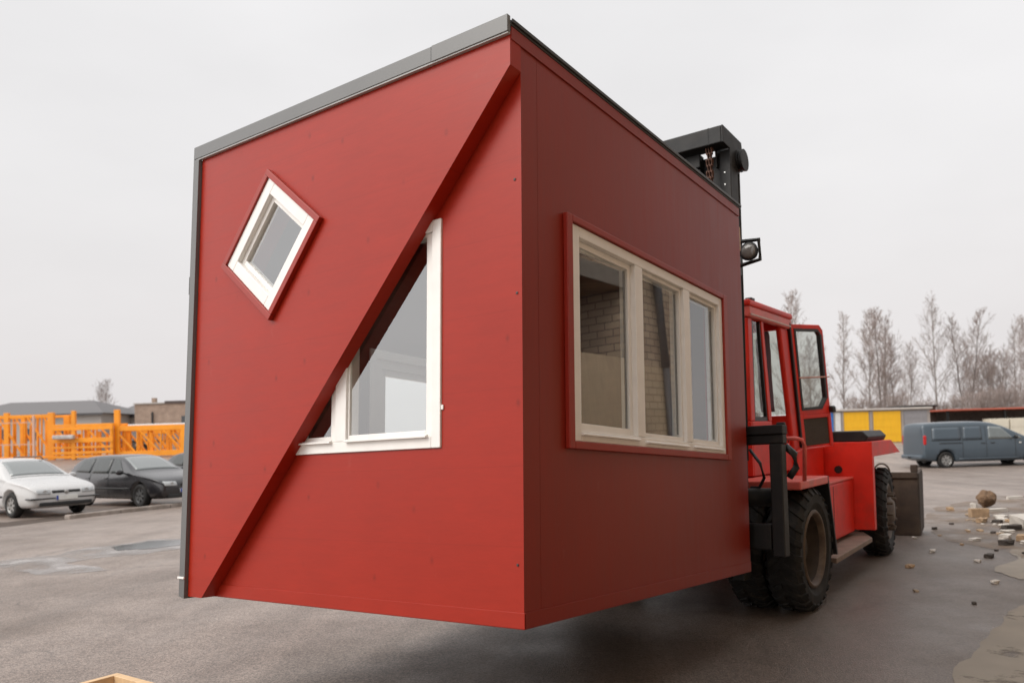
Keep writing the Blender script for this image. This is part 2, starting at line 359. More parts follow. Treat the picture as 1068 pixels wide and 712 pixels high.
for a, b in zip(pts, pts[1:]):
    a, b = Vector((*a, 0)), Vector((*b, 0)); d = (b - a).normalized(); nrm = Vector((-d.y, d.x, 0)) * .09
    q = [a + nrm + d * .01, a - nrm + d * .01, b - nrm - d * .01, b + nrm - d * .01]
    lo = [bm.verts.new(p + Vector((0, 0, -.05))) for p in q]; hi = [bm.verts.new(p + Vector((0, 0, .10))) for p in q]
    bm.faces.new(hi[::-1])
    for k in range(4): bm.faces.new([lo[k], lo[(k + 1) % 4], hi[(k + 1) % 4], hi[k]])
bmesh.ops.recalc_face_normals(bm, faces=bm.faces)
struct(obj('kerb', bm, KERB, bev=.02))

# ------------------------------------------------------------------ the red house
house = thing('tiny_house', 'red timber tiny house with slanted overhanging panel, lifted on a forklift', 'cabin', HOUSE)
def hb(name, lo, hi, m, bev=.003, parent=None): return bx(name, lo, hi, m, parent or house, bev)
TW = .14
def cutbox(lo, hi):
    b = NB(); box(b, lo, hi); return b
DC = (-1.832, 2.174); DA = rad(39.5); DSX, DSZ = .289, .322          # diamond window centre and half diagonal
def diamond(inset, y0, y1):
    b = NB(); cx, cz = DC; c, q = math.cos(DA), math.sin(DA); a, h = DSX - inset, DSZ - inset
    poly_prism(b, [(cx + x * c + z * q, cz - x * q + z * c) for x, z in ((-a, -h), (a, -h), (a, h), (-a, h))], 1, y0, y1); return b
def inner_faces(o, test):
    o.data.materials.append(LINING)
    for p in o.data.polygons:
        if test(p.center, p.normal): p.material_index = len(o.data.materials) - 1
fw = hb('front_wall', (-2.6, 0, 0), (0, TW, 2.93), RED, 0)
cut(fw, [cutbox((-1.74, -.2, .876), (-.52, .4, 2.10)), diamond(.02, -.3, .5)])
inner_faces(fw, lambda c, n: abs(c.y - TW) < .004)
fw.data.materials.append(REDV_SHADED)
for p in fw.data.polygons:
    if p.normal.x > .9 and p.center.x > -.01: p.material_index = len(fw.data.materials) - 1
sw = hb('side_wall', (-TW, TW + .002, 0), (-.0, 3.05, 2.93), REDV_SHADED, 0)
cut(sw, [cutbox((-.4, .432, .909), (.2, 2.575, 2.094))])
inner_faces(sw, lambda c, n: abs(c.x + TW) < .004)
lw = hb('side_wall', (-2.6, TW + .002, 0), (-2.6 + TW, 3.05, 2.93), REDV_SHADED, 0)
cut(lw, [cutbox((-3, 1.36, .80), (-2, 2.5, 1.74))])
inner_faces(lw, lambda c, n: abs(c.x + 2.6 - TW) < .004)
bw = hb('back_wall', (-2.6 + TW + .002, 3.05 - TW, 0), (-TW - .002, 3.05, 2.93), REDV_SHADED, 0)
inner_faces(bw, lambda c, n: abs(c.y - 3.05 + TW) < .004)
hb('floor', (-2.5, .10, -.012), (-.10, 2.95, -.001), mat('floor underside', (.10, .06, .04), .8), 0)
hb('floor_deck', (-2.6 + TW + .003, TW + .003, .10), (-TW - .003, 3.05 - TW - .003, .13), PLY, 0)
hb('ceiling', (-2.6 + TW + .003, TW + .003, 2.70), (-TW - .003, 3.05 - TW - .003, 2.73), LINING, 0)
ADDED_SKYL = ((-2.2, .9), (-.9, 2.3))  # added roof opening, brightens the interior
roof = hb('roof', (-2.655, -.092, 2.952), (.010, 3.075, 2.980), DARKTRIM, .003)
cut(roof, [cutbox((-2.2, .9, 2.5), (-.9, 2.3, 3.3))])
ceil = [o for o in house.children if o.name.startswith('ceiling')][0]
cut(ceil, [cutbox((-2.2, .9, 2.5), (-.9, 2.3, 3.3))])
hb('added_skylight', (-2.2, .9, 2.951), (-.9, 2.3, 2.957), GLASS, 0)  # added and unseen, lets daylight in to brighten the room
# slanted panel standing proud of the window wall
bm = NB(); poly_prism(bm, [(-2.6, .0), (-2.451, .0), (.003, 2.749), (.003, 2.925), (-2.6, 2.925)], 1, -.092, -.002)
pan = obj('slanted_panel', bm, RED, house)
cut(pan, [diamond(.02, -.4, .3)])
# dark sheet-metal edge flashing on the front
bm = NB(); box(bm, (-2.662, -.118, 2.912), (-.50, -.094, 2.996)); hf = obj('front_flashing', bm, TRIM, house, bev=.002)
bm = NB(); box(bm, (-.497, -.120, 2.910), (.008, -.094, 2.998)); obj('front_flashing', bm, TRIM, house, bev=.002)
bm = NB(); box(bm, (-2.662, -.114, 2.902), (.006, -.094, 2.9105)); obj('flashing_lip', bm, mat('pale metal lip', (.35, .35, .34), .35), house)
bm = NB(); poly_prism(bm, [(-2.662, .0), (-2.603, -.012), (-2.603, 2.901), (-2.662, 2.911)], 1, -.118, -.04); obj('corner_flashing', bm, TRIM, house, bev=.002)
hb('corner_flashing', (-2.668, -.118, 1.98), (-2.6635, -.06, 2.10), TRIM, 0)
hb('clip', (-2.668, -.128, .112), (-2.598, -.1185, .126), WHITE, .002)
# side eave: red board under a thin black edge
hb('eave_board', (.0015, -.085, 2.882), (.007, 3.045, 2.951), REDV_SHADED, .003)
hb('eave_edge', (.0105, -.088, 2.966), (.018, 3.076, 2.986), DARKTRIM, .002)
hb('base_board', (-2.40, -.005, .003), (.006, -.001, .079), RED, .002)
hb('base_board', (.0015, .004, .003), (.006, 3.049, .079), REDV_SHADED, .002)
hb('post_end', (-.03, 3.052, 2.60), (.0, 3.075, 2.80), mat('raw timber end', (.50, .36, .27), .7), .002)
def frame_ring(bm, x0, x1, z0, z1, wl, wr, wt, wb, y0, y1):
    box(bm, (x0, y0, z0), (x0 + wl, y1, z1)); box(bm, (x1 - wr, y0, z0), (x1, y1, z1))
    box(bm, (x0 + wl + .0004, y0, z0), (x1 - wr - .0004, y1, z0 + wb)); box(bm, (x0 + wl + .0004, y0, z1 - wt), (x1 - wr - .0004, y1, z1))
def drip(parent, x0, x1, z, y, T=None, m=None):
    bm = NB(); poly_prism(bm, [(y, z), (y - .022, z - .010), (y - .022, z - .018), (y, z - .018)], 0, x0, x1)
    return obj('sill', bm, m or WHITE, parent, T=T, bev=.001)
# window under the slant (front wall plane y = 0)
win = NB(); frame_ring(win, -1.735, -.522, .878, 2.098, .06, .062, .062, .062, -.012, .09)
box(win, (-1.326, -.0115, .9405), (-1.236, .089, 2.0355))
win = obj('window', win, WHITE, house, bev=.004)
for x0, x1 in ((-1.2355, -.5845), (-1.6745, -1.3265)):
    sb = NB(); frame_ring(sb, x0, x1, .9405, 2.0355, .012, .05, .016, .034, .004, .075); obj('sash', sb, WHITE, win, bev=.003)
    b = NB(); box(b, (x0 + .011, .012, .974), (x1 - .049, .020, 2.021)); obj('glass_pane', b, GLASS, win)
    drip(win, x0 + .008, x1 - .02, .952, -.012)
for x, z in ((-.035, .30), (-.030, 1.62), (-.04, 2.2)): hb('screw_head', (x - .006, -.004, z - .006), (x + .006, -.001, z + .006), DARKTRIM, .002)
hb('catch', (-.521, -.008, 1.075), (-.505, -.001, 1.10), WHITE, .002)
# diamond window in the slanted panel
Dm = Matrix.Translation((DC[0], 0, DC[1])) @ Matrix.Rotation(DA, 4, 'Y')
b = NB(); ox, oz = DSX + .034, DSZ + .034
for (x0, x1, z0, z1) in ((-ox, ox, DSZ - .004, oz), (-ox, ox, -oz, -DSZ + .004), (-ox, -DSX + .004, -DSZ + .0045, DSZ - .0045), (DSX - .004, ox, -DSZ + .0045, DSZ - .0045)):
    box(b, (x0, -.125, z0), (x1, -.0925, z1))
dw = NB(); frame_ring(dw, -DSX + .0045, DSX - .0045, -DSZ + .0045, DSZ - .0045, .075, .075, .075, .075, -.112, -.055)
dwin = obj('window', dw, WHITE, house, bev=.004, T=Dm)
obj('casing', b, REDT, dwin, bev=.003, T=Dm)
qx, qz = DSX - .0795, DSZ - .0795
b = NB(); frame_ring(b, -qx, qx, -qz, qz, .032, .032, .032, .032, -.082, -.03); obj('sash', b, WHITE, dwin, bev=.003, T=Dm)
qx, qz = qx - .031, qz - .031
b = NB(); box(b, (-qx, -.066, -qz), (qx, -.058, qz)); obj('glass_pane', b, GLASS, dwin, T=Dm)
# three-light window in the long side: built facing -y, then turned to face +x
ST = Matrix(((0, -1, 0, 0), (1, 0, 0, 0), (0, 0, 1, 0), (0, 0, 0, 1)))      # (x,y,z) -> (-y, x, z)
b = NB(); frame_ring(b, .375, 2.652, .868, 2.132, .0545, .0745, .036, .041, -.030, -.001); 
wn = NB(); frame_ring(wn, .4335, 2.5735, .9105, 2.0925, .085, .06, .06, .06, -.014, .10)
box(wn, (1.168, -.0135, .9715), (1.268, .099, 2.0315)); box(wn, (1.882, -.0135, .9715), (1.982, .099, 2.0315))
swin = obj('window', wn, WHITE, house, bev=.004, T=ST)
cs = obj('casing', b, REDT, swin, bev=.004, T=ST)
for i, (x0, x1) in enumerate(((.519, 1.1675), (1.2685, 1.8815), (1.9825, 2.513))):
    sb = NB(); k = .035 if i == 0 else .022
    frame_ring(sb, x0, x1, .9715, 2.0315, k, k, k, k + .008, .012 if i else .02, .08); obj('sash', sb, WHITE, swin, bev=.003, T=ST)
    b = NB(); box(b, (x0 + k - .001, .03, .978 + k), (x1 - k + .001, .038, 2.0325 - k)); obj('glass_pane', b, GLASS, swin, T=ST)
    b = NB(); box(b, (x1 - k - .012, .039, 1.02), (x1 - k - .004, .05, 1.99)); obj('seal', b, BLACK, swin, T=ST)
    drip(swin, x0 - .01, x1 + .008, .962 if i == 0 else .952, -.012, T=ST)
# window in the far side wall, seen through the front glass
LT = Matrix.Translation((-2.6 + TW, 0, 0)) @ ST
b = NB(); frame_ring(b, 1.30, 2.56, .74, 1.80, .07, .07, .07, .07, -.02, -.002); lwin = obj('window', b, WHITE, house, bev=.003, T=LT)
b = NB(); frame_ring(b, 1.372, 2.488, .812, 1.728, .075, .075, .075, .075, -.001, .08); obj('sash', b, WHITE, lwin, bev=.004, T=LT)
b = NB(); frame_ring(b, 1.4475, 2.4125, .8875, 1.6525, .05, .05, .05, .05, .01, .06); obj('sash', b, WHITE, lwin, bev=.004, T=LT)
b = NB(); box(b, (1.497, .03, .937), (2.363, .036, 1.603)); obj('glass_pane', b, GLASS, lwin, T=LT)

# ------------------------------------------------------------------ forklift
truck = thing('forklift', 'large red counterbalance forklift carrying the red house, cab door swung open', 'forklift', FK @ Matrix.Translation(FO))
TO = Matrix.Translation(-FO)
def fb(name, lo, hi, m, bev=.01, parent=None): return bx(name, lo, hi, m, parent or truck, bev, TO)
def fp(name, pts, axis, a, b, m, bev=.01, parent=None):
    bm = NB(); poly_prism(bm, pts, axis, a, b); return obj(name, bm, m, parent or truck, bev=bev, T=TO)
def ft(name, pts, r, m, n=10, parent=None, T=TO):
    bm = NB(); tube(bm, pts, r, n); return obj(name, bm, m, parent or truck, smooth=True, T=T)
CXT = -1.1
def mir(x): return 2 * CXT - x
fb('chassis', (-1.75, 3.7, .42), (-.45, 9.0, .95), STEEL, .02)
fp('side_cover', [(4.95, .40), (6.89, .40), (6.89, 1.03), (4.95, 1.03)], 0, mir(-.09), -.09, FRED, .025)
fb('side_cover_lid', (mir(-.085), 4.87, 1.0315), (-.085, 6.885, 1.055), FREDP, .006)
fb('grab_step', (-.089, 5.2, .70), (-.02, 5.6, .73), STEEL, .006)
for x0 in (-.0885, ):
    fb('panel_seam', (x0 - .004, 5.95, .47), (x0 + .0015, 5.962, 1.0), BLACK, 0)
# step board
fp('step_board', [(-.329, 5.08), (.145, 5.08), (.13, 6.75), (-.06, 7.2), (-.329, 7.2)], 2, .30, .355, DUST, .008)
fp('step_board', [(mir(-.329), 5.08), (mir(.145), 5.08), (mir(.13), 6.75), (mir(-.06), 7.2), (mir(-.329), 7.2)], 2, .30, .355, DUST, .008)
# fenders with a front apron, mud guards
for sgn in (0, 1):
    X = (lambda x: x) if not sgn else mir
    lo, hi = sorted((X(-.45), X(.17)))
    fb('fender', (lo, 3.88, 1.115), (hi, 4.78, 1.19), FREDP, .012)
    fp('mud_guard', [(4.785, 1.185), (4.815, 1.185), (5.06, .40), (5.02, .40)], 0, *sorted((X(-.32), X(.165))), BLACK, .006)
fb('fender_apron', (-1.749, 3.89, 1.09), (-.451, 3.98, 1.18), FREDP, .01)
fb('front_plate', (-1.748, 4.0, .9505), (-.452, 4.44, 1.10), FRED, .01)
# engine hood
fp('engine_hood', [(5.80, 1.051), (6.88, 1.051), (6.88, 1.47), (6.2, 1.47), (5.80, 1.40)], 0, -1.72, -.42, FRED, .02)
# counterweight with wheel arches
bm = NB(); poly_prism(bm, [(6.9, .42), (8.9, .42), (9.25, .7), (9.25, 1.22), (8.6, 1.30), (8.05, 1.47), (6.9, 1.47)], 0, mir(.135), .135)
cw = obj('counterweight', bm, FRED, truck, T=TO)
def arch(x0, x1):
    b = NB(); lathe(b, [(x0, .70), (x1, .70)], 'x', 40, (0, 7.86, .57)); box(b, (x0, 7.17, -.5), (x1, 8.56, .5))
    bmesh.ops.transform(b, matrix=TO, verts=b.verts); return b
def arch2(x0, x1):
    b = NB(); box(b, (x0, 7.0, -.5), (x1, 9.6, 1.29)); bmesh.ops.transform(b, matrix=TO, verts=b.verts); return b
cut(cw, [arch2(-.36, .5), arch2(mir(.5), mir(-.36))])
bv = cw.modifiers.new('bevel', 'BEVEL'); bv.width = .018; bv.segments = 2; bv.limit_method = 'ANGLE'
fp('counterweight_cap', [(-2.30, 1.472), (.06, 1.472), (.09, 1.53), (.02, 1.60), (-2.22, 1.60), (-2.33, 1.53)], 1, 6.94, 8.0, STEEL, .012)
b = NB(); lathe(b, [(0, .046), (-.012, .046), (-.012, .03), (.01, .03)], 'y', 20, (-.26, 6.897, 1.14)); obj('lifting_eye', b, STEEL, truck, T=TO)
b = NB(); lathe(b, [(0, .029), (-.006, .029)], 'y', 20, (-.26, 6.895, 1.14)); obj('lifting_eye_hole', b, BLACK, truck, T=TO)

# wheels: lugged industrial tyres
def tyre(bm, R, W, lugs=26, seed=0):
    prof = [(-W / 2 + .03, R * .62), (-W / 2, R * .74), (-W / 2, R * .88), (-W / 2 + .03, R * .955), (-W * .25, R * .972), (W * .25, R * .972), (W / 2 - .03, R * .955), (W / 2, R * .88), (W / 2, R * .74), (W / 2 - .03, R * .62)]
    rings = []; seg = 52
    for a, r in prof:
        rings.append([bm.verts.new((a, r * math.cos(2 * math.pi * k / seg), r * math.sin(2 * math.pi * k / seg))) for k in range(seg)])
    n = len(prof)
    for i in range(n):
        A, C = rings[i], rings[(i + 1) % n]
        for k in range(seg): bm.faces.new([A[k], A[(k + 1) % seg], C[(k + 1) % seg], C[k]])
    for k in range(lugs):                       # chevron lugs over the shoulder
        for s in (-1, 1):
            t = 2 * math.pi * (k + (.5 if s > 0 else 0)) / lugs
            c = []
            for (x, r, dt) in ((s * .02, R * .965, .0), (s * (W / 2 - .035), R * .95, .13), (s * (W / 2 + .004), R * .87, .16)):
                for (dr, dd) in ((0, -.055), (0, .055), (R * .04 if r > R * .9 else .012, .045), (R * .04 if r > R * .9 else .012, -.045)):
                    tt = t + dt + dd; rr = r + dr
                    c.append(bm.verts.new((x if r > R * .9 or dr == 0 else x + s * .012, rr * math.cos(tt), rr * math.sin(tt))))
            for q in range(2):
                o = q * 4
                for e in range(4): bm.faces.new([c[o + e], c[o + (e + 1) % 4], c[o + 4 + (e + 1) % 4], c[o + 4 + e]])
            bm.faces.new(c[0:4]); bm.faces.new(c[8:12][::-1])
    bmesh.ops.recalc_face_normals(bm, faces=bm.faces)
def wheel(x, y, outer, kind, R=.565, W=.31, steer=0):
    """outer = +1: outside faces +x"""
    T = TO @ Matrix.Translation((x, y, R - .012)) @ Matrix.Rotation(rad(steer), 4, 'Z') @ (Matrix() if outer > 0 else Matrix.Rotation(math.pi, 4, 'Z')) @ Matrix.Rotation(rng.uniform(0, 6), 4, 'X')
    b = NB(); tyre(b, R, W); wh = obj('wheel', b, RUBBER, truck, T=T, smooth=False)
    b = NB()
    if kind == 'dish':
        lathe(b, [(W / 2 - .02, R * .63), (W / 2 - .006, R * .60), (W / 2 - .012, R * .565), (W / 2 - .035, R * .55), (W / 2 - .06, R * .53)], 'x', 40, caps=False)
        obj('rim', b, RIMB, wh, T=T, smooth=True)
        b = NB(); lathe(b, [(W / 2 - .061, R * .528), (W / 2 - .25, R * .50), (W / 2 - .26, R * .24), (W / 2 - .12, R * .22), (W / 2 - .11, .0001)], 'x', 40, caps=False); obj('rim_dish', b, RIMD, wh, T=T, smooth=True)
        b = NB(); lathe(b, [(W / 2 - .255, R * .47), (W / 2 - .245, R * .45), (W / 2 - .245, R * .28), (W / 2 - .255, R * .25)], 'x', 40, caps=False); obj('hub', b, FRED, wh, T=T, smooth=True)
    else:
        lathe(b, [(W / 2 - .02, R * .64), (W / 2 - .005, R * .60), (W / 2 - .05, R * .54), (W / 2 - .03, R * .42), (W / 2 + .01, R * .30), (W / 2 + .05, R * .22), (W / 2 + .055, .0001)], 'x', 40, caps=False)
        obj('rim', b, RIMB, wh, T=T, smooth=True)
        if outer > 0:
            for k in range(10):
                b = NB(); t = 2 * math.pi * k / 10; lathe(b, [(W / 2 - .03, .022), (W / 2 + .055, .02), (W / 2 + .06, .0001)], 'x', 8, (0, R * .40 * math.cos(t), R * .40 * math.sin(t)))
                obj('wheel_nut', b, RIMB, wh, T=T)
wheel(.015, 4.30, 1, 'dish'); wheel(-.345, 4.30, 1, 'dish'); wheel(mir(-.005), 4.30, -1, 'dish'); wheel(mir(-.345), 4.30, -1, 'dish')
wheel(-.03, 7.86, 1, 'bolts', steer=5); wheel(mir(-.03), 7.86, -1, 'bolts', steer=5)
fb('axle', (-2.2, 4.2, .46), (0, 4.4, .66), STEEL, .02); fb('axle', (-2.2, 7.78, .48), (-.05, 7.94, .64), STEEL, .02)

# cab
XR, XL = -.45, mir(-.45)
fb('cab_base', (XL + .02, 4.46, 1.192), (XR - .025, 5.78, 1.42), FRED, .02)
fb('cab_front_panel', (XL + .001, 4.44, 1.20), (XR - .001, 4.475, 1.735), FRED, .008)
fb('cab_sticker', (-.60, 4.434, 1.34), (-.575, 4.439, 1.42), WHITE, 0)
fb('cab_roof', (XL - .03, 4.40, 2.862), (XR + .04, 5.78, 2.925), FRED, .02)
fb('roof_rail', (XR - .03, 4.42, 2.755), (XR + .028, 5.76, 2.861), FREDP, .012)
fb('roof_rail', (XL - .028, 4.42, 2.755), (XL + .03, 5.76, 2.861), FRED, .012)
fb('roof_rail', (XL + .031, 4.42, 2.755), (XR - .031, 4.49, 2.861), FRED, .012)
fb('roof_rail', (XL + .031, 5.69, 2.755), (XR - .031, 5.76, 2.861), FRED, .012)
fb('highlight_strip', (XR + .0285, 4.45, 2.775), (XR + .036, 5.74, 2.787), mat('pale strip', (.6, .5, .45), .5), 0)  # pale line: a highlight under the roof edge put into the colour
fb('roof_fitting', (XR - .05, 4.52, 2.926), (XR + .02, 4.62, 2.955), BLACK, .008)
for X, s in ((XR, 1), (XL, -1)):
    a, b_ = sorted((X, X - s * .06))
    fp('cab_pillar', [(4.44, 1.736), (4.56, 1.736), (4.56, 2.754), (4.44, 2.754)], 0, a, b_, FRED, .012)
    fp('cab_pillar', [(4.97, 1.736), (5.07, 1.736), (4.90, 2.754), (4.83, 2.754)], 0, a, b_, FRED, .008)
    fp('cab_pillar', [(5.80, 1.40), (6.03, 1.40), (5.71, 2.754), (5.45, 2.754)], 0, a, b_, FRED, .02)
    fp('cab_side_panel', [(4.476, 1.195), (5.08, 1.195), (5.06, 1.735), (4.476, 1.735)], 0, a, b_, FRED, .01)
    fp('window_rubber', [(4.561, 1.737), (4.60, 1.78), (4.61, 2.72), (4.561, 2.753)], 0, a + .012, b_ - .012, BLACK, 0)
    fp('window_rubber', [(4.935, 1.78), (4.968, 1.737), (4.829, 2.753), (4.80, 2.72)], 0, a + .012, b_ - .012, BLACK, 0)
    fp('window_rubber', [(4.561, 1.7365), (4.969, 1.7365), (4.935, 1.779), (4.60, 1.779)], 0, a + .012, b_ - .012, BLACK, 0)
    fp('side_glass', [(4.59, 1.77), (4.945, 1.77), (4.82, 2.74), (4.59, 2.74)], 0, X - s * .034, X - s * .028, CARGLASS, 0)
fp('cab_side_panel', [(5.081, 1.195), (5.80, 1.195), (5.80, 1.42), (5.081, 1.42)], 0, XR - .055, XR - .02, FRED, .01)
fp('door_glass', [(5.06, 1.44), (5.80, 1.44), (5.46, 2.74), (4.90, 2.74)], 0, XL + .025, XL + .031, CARGLASS, 0)
fb('windscreen', (XL + .05, 4.455, 1.737), (XR - .05, 4.461, 2.754), CARGLASS, 0)
b = NB(); frame_ring(b, XL + .061, XR - .061, 1.7365, 2.7545, .03, .03, .09, .03, 4.445, 4.47); obj('window_rubber', b, BLACK, truck, T=TO, bev=.004)
fb('cab_back_panel', (XL + .06, 5.74, 1.421), (XR - .06, 5.775, 1.80), FRED, .01)
fb('rear_glass', (XL + .06, 5.72, 1.81), (XR - .06, 5.726, 2.75), CARGLASS, 0)
seat = fb('seat', (-1.35, 5.0, 1.45), (-.85, 5.5, 1.62), BLACK, .05)
fb('seat_back', (-1.33, 5.42, 1.63), (-.87, 5.56, 2.2), BLACK, .05, seat)
b = NB(); bmesh.ops.create_circle  # (steering wheel ring)
ring = [(-1.1 + .2 * math.cos(t), 4.86 - .08 * math.sin(t), 1.86 + .17 * math.sin(t)) for t in [2 * math.pi * k / 24 for k in range(25)]]
st = ft('steering_wheel', ring, .015, BLACK, 8); ft('steering_column', [(-1.1, 4.86, 1.86), (-1.1, 4.6, 1.43)], .03, BLACK, 8, st)
fb('console', (-.62, 4.52, 1.421), (-.5, 4.95, 1.62), BLACK, .03); ft('lever', [(-.56, 4.88, 1.62), (-.55, 4.92, 1.78)], [.012, .012], STEEL); fb('lever_knob', (-.585, 4.89, 1.77), (-.525, 4.95, 1.83), mat('cream knob', (.6, .5, .4), .4), .02)

# open door, hinged on the sloping rear pillar: laid out in its own plane
T0, B0, T1 = Vector((-.435, 5.72, 2.81)), Vector((-.435, 6.03, 1.40)), Vector((-.246, 6.30, 2.838))
ux = (T1 - T0); dw_ = ux.length; ux.normalize(); vy = (B0 - T0); dh_ = vy.length; vy.normalize()
nn_ = ux.cross(vy).normalized()
DT = TO @ Matrix(((ux.x, vy.x, nn_.x, T0.x), (ux.y, vy.y, nn_.y, T0.y), (ux.z, vy.z, nn_.z, T0.z), (0, 0, 0, 1)))
def ring2(bm, outer, inner, z0, z1):
    n = len(outer)
    V = {}
    for nm, P_ in (('o', outer), ('i', inner)):
        for z in (z0, z1): V[nm, z] = [bm.verts.new((*p, z)) for p in P_]
    for k in range(n):
        k2 = (k + 1) % n
        for z, fl in ((z0, 0), (z1, 1)):
            f = [V['o', z][k], V['o', z][k2], V['i', z][k2], V['i', z][k]]; bm.faces.new(f if fl else f[::-1])
        bm.faces.new([V['o', z0][k], V['o', z0][k2], V['o', z1][k2], V['o', z1][k]])
        bm.faces.new([V['i', z0][k2], V['i', z0][k], V['i', z1][k], V['i', z1][k2]])
    bmesh.ops.recalc_face_normals(bm, faces=bm.faces)
W_, H_ = dw_, dh_
b = NB(); gz = H_ * .70
outer = [(0, 0), (W_, 0), (W_, gz - .12), (W_, gz), (W_, gz + .02), (0, gz + .02)]
inner = [(.055, .06), (W_ - .11, .06), (W_ - .055, .12), (W_ - .055, gz - .16), (W_ - .17, gz - .04), (.055, gz - .04)]
outer = [(0, 0), (W_ - .06, 0), (W_, .06), (W_, gz - .1), (W_, gz + .02), (0, gz + .02)]
ring2(b, outer, inner, -.02, .02); door = obj('door', b, FRED, truck, T=DT, bev=.008)
b = NB(); ring2(b, [(p[0] + (.012 if i in (2, 3) else (-.012 if i in (0, 5) else 0)), p[1] + (.012 if i in (4, 5) else (-.012 if i in (0, 1) else 0))) for i, p in enumerate(inner)], [(p[0] + (.02 if i in (0, 5) else (-.02 if i in (2, 3) else 0)), p[1] + (.02 if i < 2 else (-.02 if i > 3 else 0))) for i, p in enumerate(inner)], -.027, .027); obj('window_rubber', b, BLACK, door, T=DT)
b = NB(); poly_prism(b, inner, 2, -.003, .003); obj('door_glass', b, CARGLASS, door, T=DT)
b = NB(); frame_ring(b, .0, W_, gz + .0205, H_, .06, .06, .02, .05, -.02, .02)
bmesh.ops.transform(b, matrix=Matrix(((1, 0, 0, 0), (0, 0, 1, 0), (0, 1, 0, 0), (0, 0, 0, 1))), verts=b.verts); bmesh.ops.recalc_face_normals(b, faces=b.faces)
obj('door_lower_frame', b, FRED, door, T=DT, bev=.006)
b = NB(); box(b, (.055, gz + .036, -.008), (W_ - .055, H_ - .045, .008)); obj('mesh_panel', b, mat('brown mesh panel', (.05, .038, .026), .8, var=.4, scale=60, bump=.4), door, T=DT)
b = NB(); box(b, (-.028, -.01, -.024), (-.001, H_, .024)); obj('door_seal', b, BLACK, door, T=DT, bev=.004)
b = NB(); tube(b, [(.04, gz * .60, -.032), (W_ + .02, gz * .60, -.032)], .009, 8); obj('grab_bar', b, mat('pale red bar', (.5, .25, .2), .5), door, T=DT)
b = NB(); box(b, (W_ - .03, gz - .06, -.07), (W_ + .05, gz + .02, .07)); obj('door_handle', b, BLACK, door, T=DT, bev=.02)

# coat in the doorway
coat = NB(); 
prof = [(0, .05), (.05, .11), (.12, .16), (.2, .17), (.5, .14), (.8, .15), (.86, .155)]
rings = []
for i, (dz, hw) in enumerate(prof):
    rings.append([coat.verts.new((.055 * math.cos(t) * (1 + .25 * math.sin(3 * t + i)) , hw * math.sin(t) + .03 * i * .4, -dz)) for t in [2 * math.pi * k / 16 for k in range(16)]])
for A, C in zip(rings, rings[1:]):
    for k in range(16): coat.faces.new([A[k], A[(k + 1) % 16], C[(k + 1) % 16], C[k]])
coat.faces.new(rings[0][::-1]); coat.faces.new(rings[-1])
tube(coat, [(.02, -.13, -.10), (.05, -.19, -.3), (.06, -.17, -.55)], [.05, .055, .045], 10)
bmesh.ops.recalc_face_normals(coat, faces=coat.faces)
co_ = obj('coat', coat, mat('dark plum cloth', (.07, .035, .05), .9, var=.3, scale=9, bump=.3), smooth=True)
co_.matrix_world = FK @ Matrix.Translation((-.60, 5.30, 2.70)); tag(co_, 'dark plum coat hanging in the open doorway of the forklift cab', 'coat')

# hand rail on the fender
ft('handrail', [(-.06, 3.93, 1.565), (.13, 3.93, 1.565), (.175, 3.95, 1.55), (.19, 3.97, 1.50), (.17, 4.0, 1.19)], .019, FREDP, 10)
# mast, carriage and forks in the tilted mast axes
def mb(name, lo, hi, m, bev=.006, parent=None): return bx(name, lo, hi, m, parent or truck, bev, MAST)
mast = mb('mast', (-.30, 3.44, -.12), (-.20, 3.62, 3.66), STEEL)
mb('mast_rail', (mir(-.20), 3.44, -.12), (mir(-.30), 3.62, 3.66), STEEL, .006, mast)
for x0, x1 in ((-.46, -.36), (mir(-.36), mir(-.46))): mb('mast_rail', (x0, 3.50, -.12), (x1, 3.60, 3.5), STEEL, .006, mast)
mb('crosshead', (mir(-.215), 3.27, 3.665), (-.215, 3.43, 3.82), STEEL, .008, mast)
b = NB(); poly_prism(b, [(3.27, 3.82), (3.73, 3.82), (3.76, 3.70), (3.66, 3.52), (3.44, 3.52), (3.43, 3.664), (3.27, 3.664)], 0, -.214, -.198); obj('crosshead_cheek', b, STEEL, mast, bev=.004, T=MAST)
b = NB(); poly_prism(b, [(3.27, 3.82), (3.73, 3.82), (3.76, 3.70), (3.66, 3.52), (3.44, 3.52), (3.43, 3.664), (3.27, 3.664)], 0, -.34, -.325); obj('crosshead_cheek', b, STEEL, mast, bev=.004, T=MAST)
mb('crosshead_top', (mir(-.215), 3.431, 3.80), (-.215, 3.72, 3.819), STEEL, .003, mast)
mb('cross_member', (mir(-.46), 3.37, 3.53), (-.46, 3.47, 3.655), STEEL, .008, mast)
mb('cross_member', (mir(-.62), 3.40, 3.2), (mir(-.46), 3.46, 3.529), STEEL, .008, mast); mb('cross_member', (-.62, 3.40, 3.0), (-.47, 3.46, 3.529), STEEL, .008, mast)
mb('cross_plate', (-1.0, 3.475, 3.05), (-.305, 3.495, 3.64), STEEL, .004, mast)
mb('lift_cylinder', (-.72, 3.47, .2), (-.63, 3.56, 3.52), STEEL, .03, mast)
b = NB(); lathe(b, [(-.32, .115), (-.30, .115), (-.295, .09), (-.245, .09), (-.24, .115), (-.22, .115)], 'x', 28, (0, 3.645, 3.62)); obj('chain_pulley', b, STEEL, mast, T=MAST, smooth=False)
b = NB(); lathe(b, [(-.196, .10), (-.185, .10), (-.18, .08), (-.165, .08), (-.16, .10), (-.145, .10)], 'x', 28, (0, 3.66, 3.62)); obj('hose_pulley', b, STEEL, mast, T=MAST)
b = NB()
